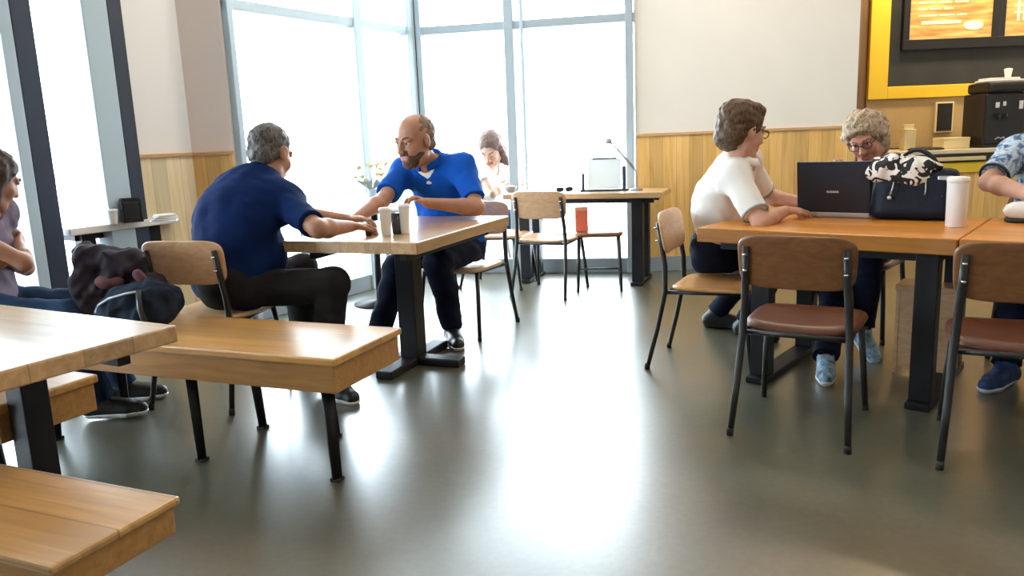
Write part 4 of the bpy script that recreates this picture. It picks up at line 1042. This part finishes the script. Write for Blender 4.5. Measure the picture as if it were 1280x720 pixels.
# bearded man in bright blue, facing us
person('bearded balding man in bright blue polo facing us', (-.36, 5.10, .57), rad(244), (-.47, 4.92, 1.10), rad(246), (-.545, 4.80, 1.235), (-.62, -.78, -.22),
       [dict(w=(-.86, 4.42, .82), d=(-.85, -.5, 0), n=(0, 0, -1), pole=(.25, -.5, -1)),
        dict(w=(-.46, 4.56, .88), d=(-.75, -.35, .35), n=(-.5, -.3, -.5), pole=(.9, -.1, -.45), curl=(.6, .8, .6))],
       [dict(a=(-.80, 4.50, .088), t=(-.2, -.95, 0), pole=(-.5, -.8, 1)), dict(a=(-.38, 4.76, .088), t=(.25, -1, 0), pole=(-.3, -.9, 1))],
       s=1.10, hs=1.12, belly=.03, hunch=.06, seat=.46, skin=SK1, shirt=ROYAL, pants=NJEAN, shoe=SH_BLK, hair=H_BALD, hair_style='crop', collar=ROYAL, beard=BEARD, under=WHITE, low_neck=.012, sleeve=.78)
# man in white shirt, profile to the right
person('man in white shirt in profile, leaning on the honey wood table', (1.15, 4.36, .56), rad(-36), (1.245, 4.24, 1.07), rad(-22), (1.235, 4.20, 1.22), (.88, .30, -.24),
       [dict(w=(1.42, 4.07, .805), d=(.9, .4, 0), n=(0, 0, -1), pole=(-.2, -.6, -.35), su=-.01),
        dict(w=(1.62, 4.34, .82), d=(.95, -.1, .1), n=(0, 0, -1), pole=(.1, .9, -.5))],
       [dict(a=(1.40, 4.62, .088), t=(.4, -.5, 0), pole=(.8, -.3, 1)), dict(a=(1.28, 4.86, .088), t=(.6, -.3, 0), pole=(.8, -.2, 1))],
       s=1.04, hs=1.08, hunch=.07, seat=.46, skin=SK2, shirt=WHITE, pants=NJEAN, shoe=SH_BLK, sole='black', hair=H_BROWN, hair_style='thick', collar=WHITE, sleeve=.80, hem=.10, cuff_mat='base_grey', glasses=True)
# curly haired woman behind the laptop
person('curly blond grey haired woman behind the open laptop', (2.06, 4.62, .55), rad(232), (2.01, 4.44, .98), rad(225), (1.955, 4.37, 1.15), (-.55, -.72, -.42),
       [dict(su=-.06, w=(1.76, 4.26, 1.00), d=(-.3, -.6, .5), n=(0, -.6, -.8), pole=(-.7, .3, -.6), curl=(.5, .7, .5)),
        dict(w=(2.06, 4.20, .81), d=(-.3, -.9, 0), n=(0, 0, -1), pole=(.8, 0, -.6))],
       [dict(a=(1.55, 3.80, .088), t=(-.35, -.9, 0), pole=(-.6, -.7, 1)), dict(a=(1.86, 4.10, .16), t=(.25, -.75, -.6), pole=(-.4, -.8, 1))],
       s=.98, hs=1.05, tilt=-.25, hunch=.05, seat=.46, skin=SK3, shirt=CHAR, pants=NJEAN, shoe=SH_BLU, hair=H_BLOND, hair_style='curly', sleeve=.9, female=True, glasses=True)
# man at the right edge
person('man in pale blue printed shirt at the right edge', (2.80, 4.06, .56), rad(233), (2.72, 3.91, 1.09), rad(225), (2.71, 3.80, 1.24), (-.4, -.9, -.2),
       [dict(w=(2.42, 3.64, .875), d=(.55, -.8, -.1), n=(0, -.2, -1), pole=(-.9, -.1, -.4), curl=(.5, .6, .4)),
        dict(w=(2.74, 3.50, .86), d=(-.8, -.5, 0), n=(0, 0, -1), pole=(.8, -.2, -.6))],
       [dict(a=(2.30, 3.56, .088), t=(-.8, -.55, 0), pole=(-.6, -.7, 1)), dict(a=(2.62, 3.40, .088), t=(-.3, -.9, 0), pole=(-.3, -.8, 1))],
       s=1.04, hunch=.05, seat=.46, skin=SK2, shirt=PRINT, pants=NJEAN, shoe=SH_NAVY, hair=H_DARK, hair_style='short', sleeve=.80, cuff_mat='black', collar=PRINT)
# woman at the left edge
person('person in mauve top and dark jeans at the left edge', (-2.44, 3.60, .56), rad(2), (-2.39, 3.58, 1.02), rad(4), (-2.31, 3.60, 1.14), (.45, .80, -.45),
       [dict(w=(-2.30, 3.70, .84), d=(-.3, .9, .1), n=(-1, -.3, 0), pole=(.6, -.8, -.3), su=-.02),
        dict(w=(-2.29, 3.58, .78), d=(-.3, -.8, 0), n=(-1, .3, 0), pole=(-.1, .7, -.6))],
       [dict(a=(-1.96, 3.58, .095), t=(1, .1, 0), pole=(1, -.25, 1.3)), dict(a=(-1.98, 3.84, .088), t=(1, .2, 0), pole=(1, .1, 1))],
       s=1.0, hs=1.05, hunch=.06, seat=.46, skin=SK1, shirt=MAUVE, pants=JEAN, shoe=SH_BLK, hair=H_DARK, hair_style='long', sleeve=.30, female=True, low_neck=.02)
# woman outside the far window
person('woman with loose auburn hair sitting outside beyond the far window', (-.24, 8.05, .42), rad(8), (-.18, 7.98, .95), rad(-25), (-.15, 7.94, 1.13), (-.3, -.65, -.70),
       [dict(w=(.02, 7.80, .80), d=(.8, -.1, 0), n=(0, 0, -1), pole=(.2, -.8, -.6)), dict(w=(.05, 8.05, .80), d=(.8, -.3, 0), n=(0, 0, -1), pole=(.1, .7, -.6))],
       [dict(a=(.20, 7.95, -.05), t=(1, 0, 0), pole=(1, 0, 1)), dict(a=(.22, 8.15, -.05), t=(1, 0, 0), pole=(1, 0, 1))],
       s=1.08, hs=1.18, seat=.32, h=.0055, skin=SK2, shirt=WHITE, pants=BLUEJ, shoe=SH_BLK, hair=H_RED, hair_style='long', female=True, low_neck=.03, sleeve=.4)
for o in [o for o in COL.objects if o.get('label', '').startswith('woman with loose auburn')]: pass

# ------------------------------------------------------------------ light and camera
w = bpy.data.worlds.new('sky'); SC.world = w; w.use_nodes = True
bg = w.node_tree.nodes['Background']; bg.inputs['Color'].default_value = (.77, .905, 1.0, 1); bg.inputs['Strength'].default_value = 16.0
def area(name, loc, rot, sx, sy, power, col, portal=False, spread=math.pi):
    l = bpy.data.lights.new(name, 'AREA'); l.shape = 'RECTANGLE'; l.size = sx; l.size_y = sy; l.energy = power; l.color = col; l.spread = spread
    if portal: l.cycles.is_portal = True
    o = bpy.data.objects.new(name, l); o.location = loc; o.rotation_euler = rot; COL.objects.link(o); return o
def portal(name, p0, p1):
    c = (p0 + p1) / 2; d = nrm(p1 - p0); n = V(d[1], -d[0]); L = float(np.linalg.norm(p1 - p0))
    o = area(name, (0, 0, 0), (0, 0, 0), L, HC - .1, 1, (1, 1, 1), True)
    X = Vector((d[0], d[1], 0)); Z = -Vector((n[0], n[1], 0)); Y = Z.cross(X)
    mm = Matrix((X, Y, Z)).transposed().to_4x4(); c = c - n * .14; mm.translation = Vector((c[0], c[1], HC / 2)); o.matrix_world = mm
portal('window_portal', T0_(4.4), T0_(.5)); portal('window_portal', A0, A1); portal('window_portal', A1, B1_)
for x, y, p_ in ((-1.2, .5, 9), (1.2, .5, 9), (3.4, .5, 9), (1.2, 3.0, 14), (3.4, 3.0, 14), (-.9, 5.3, 22), (1.9, 5.6, 26), (4.4, 5.4, 18)):
    area('ceiling_fill', (x, y, HC - .03), (0, 0, 0), .6, .6, p_, (1, .85, .67))  # unseen lights added as room fill; the one by the pier brightens it
for x in (4.0, 5.2, 6.4): area('bar_lamp', (x, 7.7, HC - .05), (rad(18), 0, 0), .4, .3, 30, (1, .78, .5))

pit = math.atan(190 / 990); rl_ = math.atan(.04)
f_ = Vector((0, math.cos(pit), -math.sin(pit))); u_ = Vector((0, math.sin(pit), math.cos(pit))); r_ = Vector((1, 0, 0))
Rr = r_ * math.cos(rl_) - u_ * math.sin(rl_); Uu = u_ * math.cos(rl_) + r_ * math.sin(rl_)
cam = bpy.data.cameras.new('camera'); co = bpy.data.objects.new('camera', cam); COL.objects.link(co)
mm = Matrix((Rr, Uu, -f_)).transposed().to_4x4(); mm.translation = Vector((0, 0, 1.24)); co.matrix_world = mm
cam.sensor_fit = 'HORIZONTAL'; cam.sensor_width = 36; cam.lens = 36 * 990 / 1280; cam.clip_start = .05
SC.camera = co
SC.view_settings.view_transform = 'Standard'; SC.view_settings.look = 'None'; SC.view_settings.gamma = 1; SC.view_settings.use_curve_mapping = False
SC.view_settings.exposure = 0.35
SC.cycles.use_denoising = True
SC.cycles.max_bounces = 8; SC.cycles.transparent_max_bounces = 12; SC.cycles.sample_clamp_indirect = 8
SC.cycles.caustics_reflective = False; SC.cycles.caustics_refractive = False
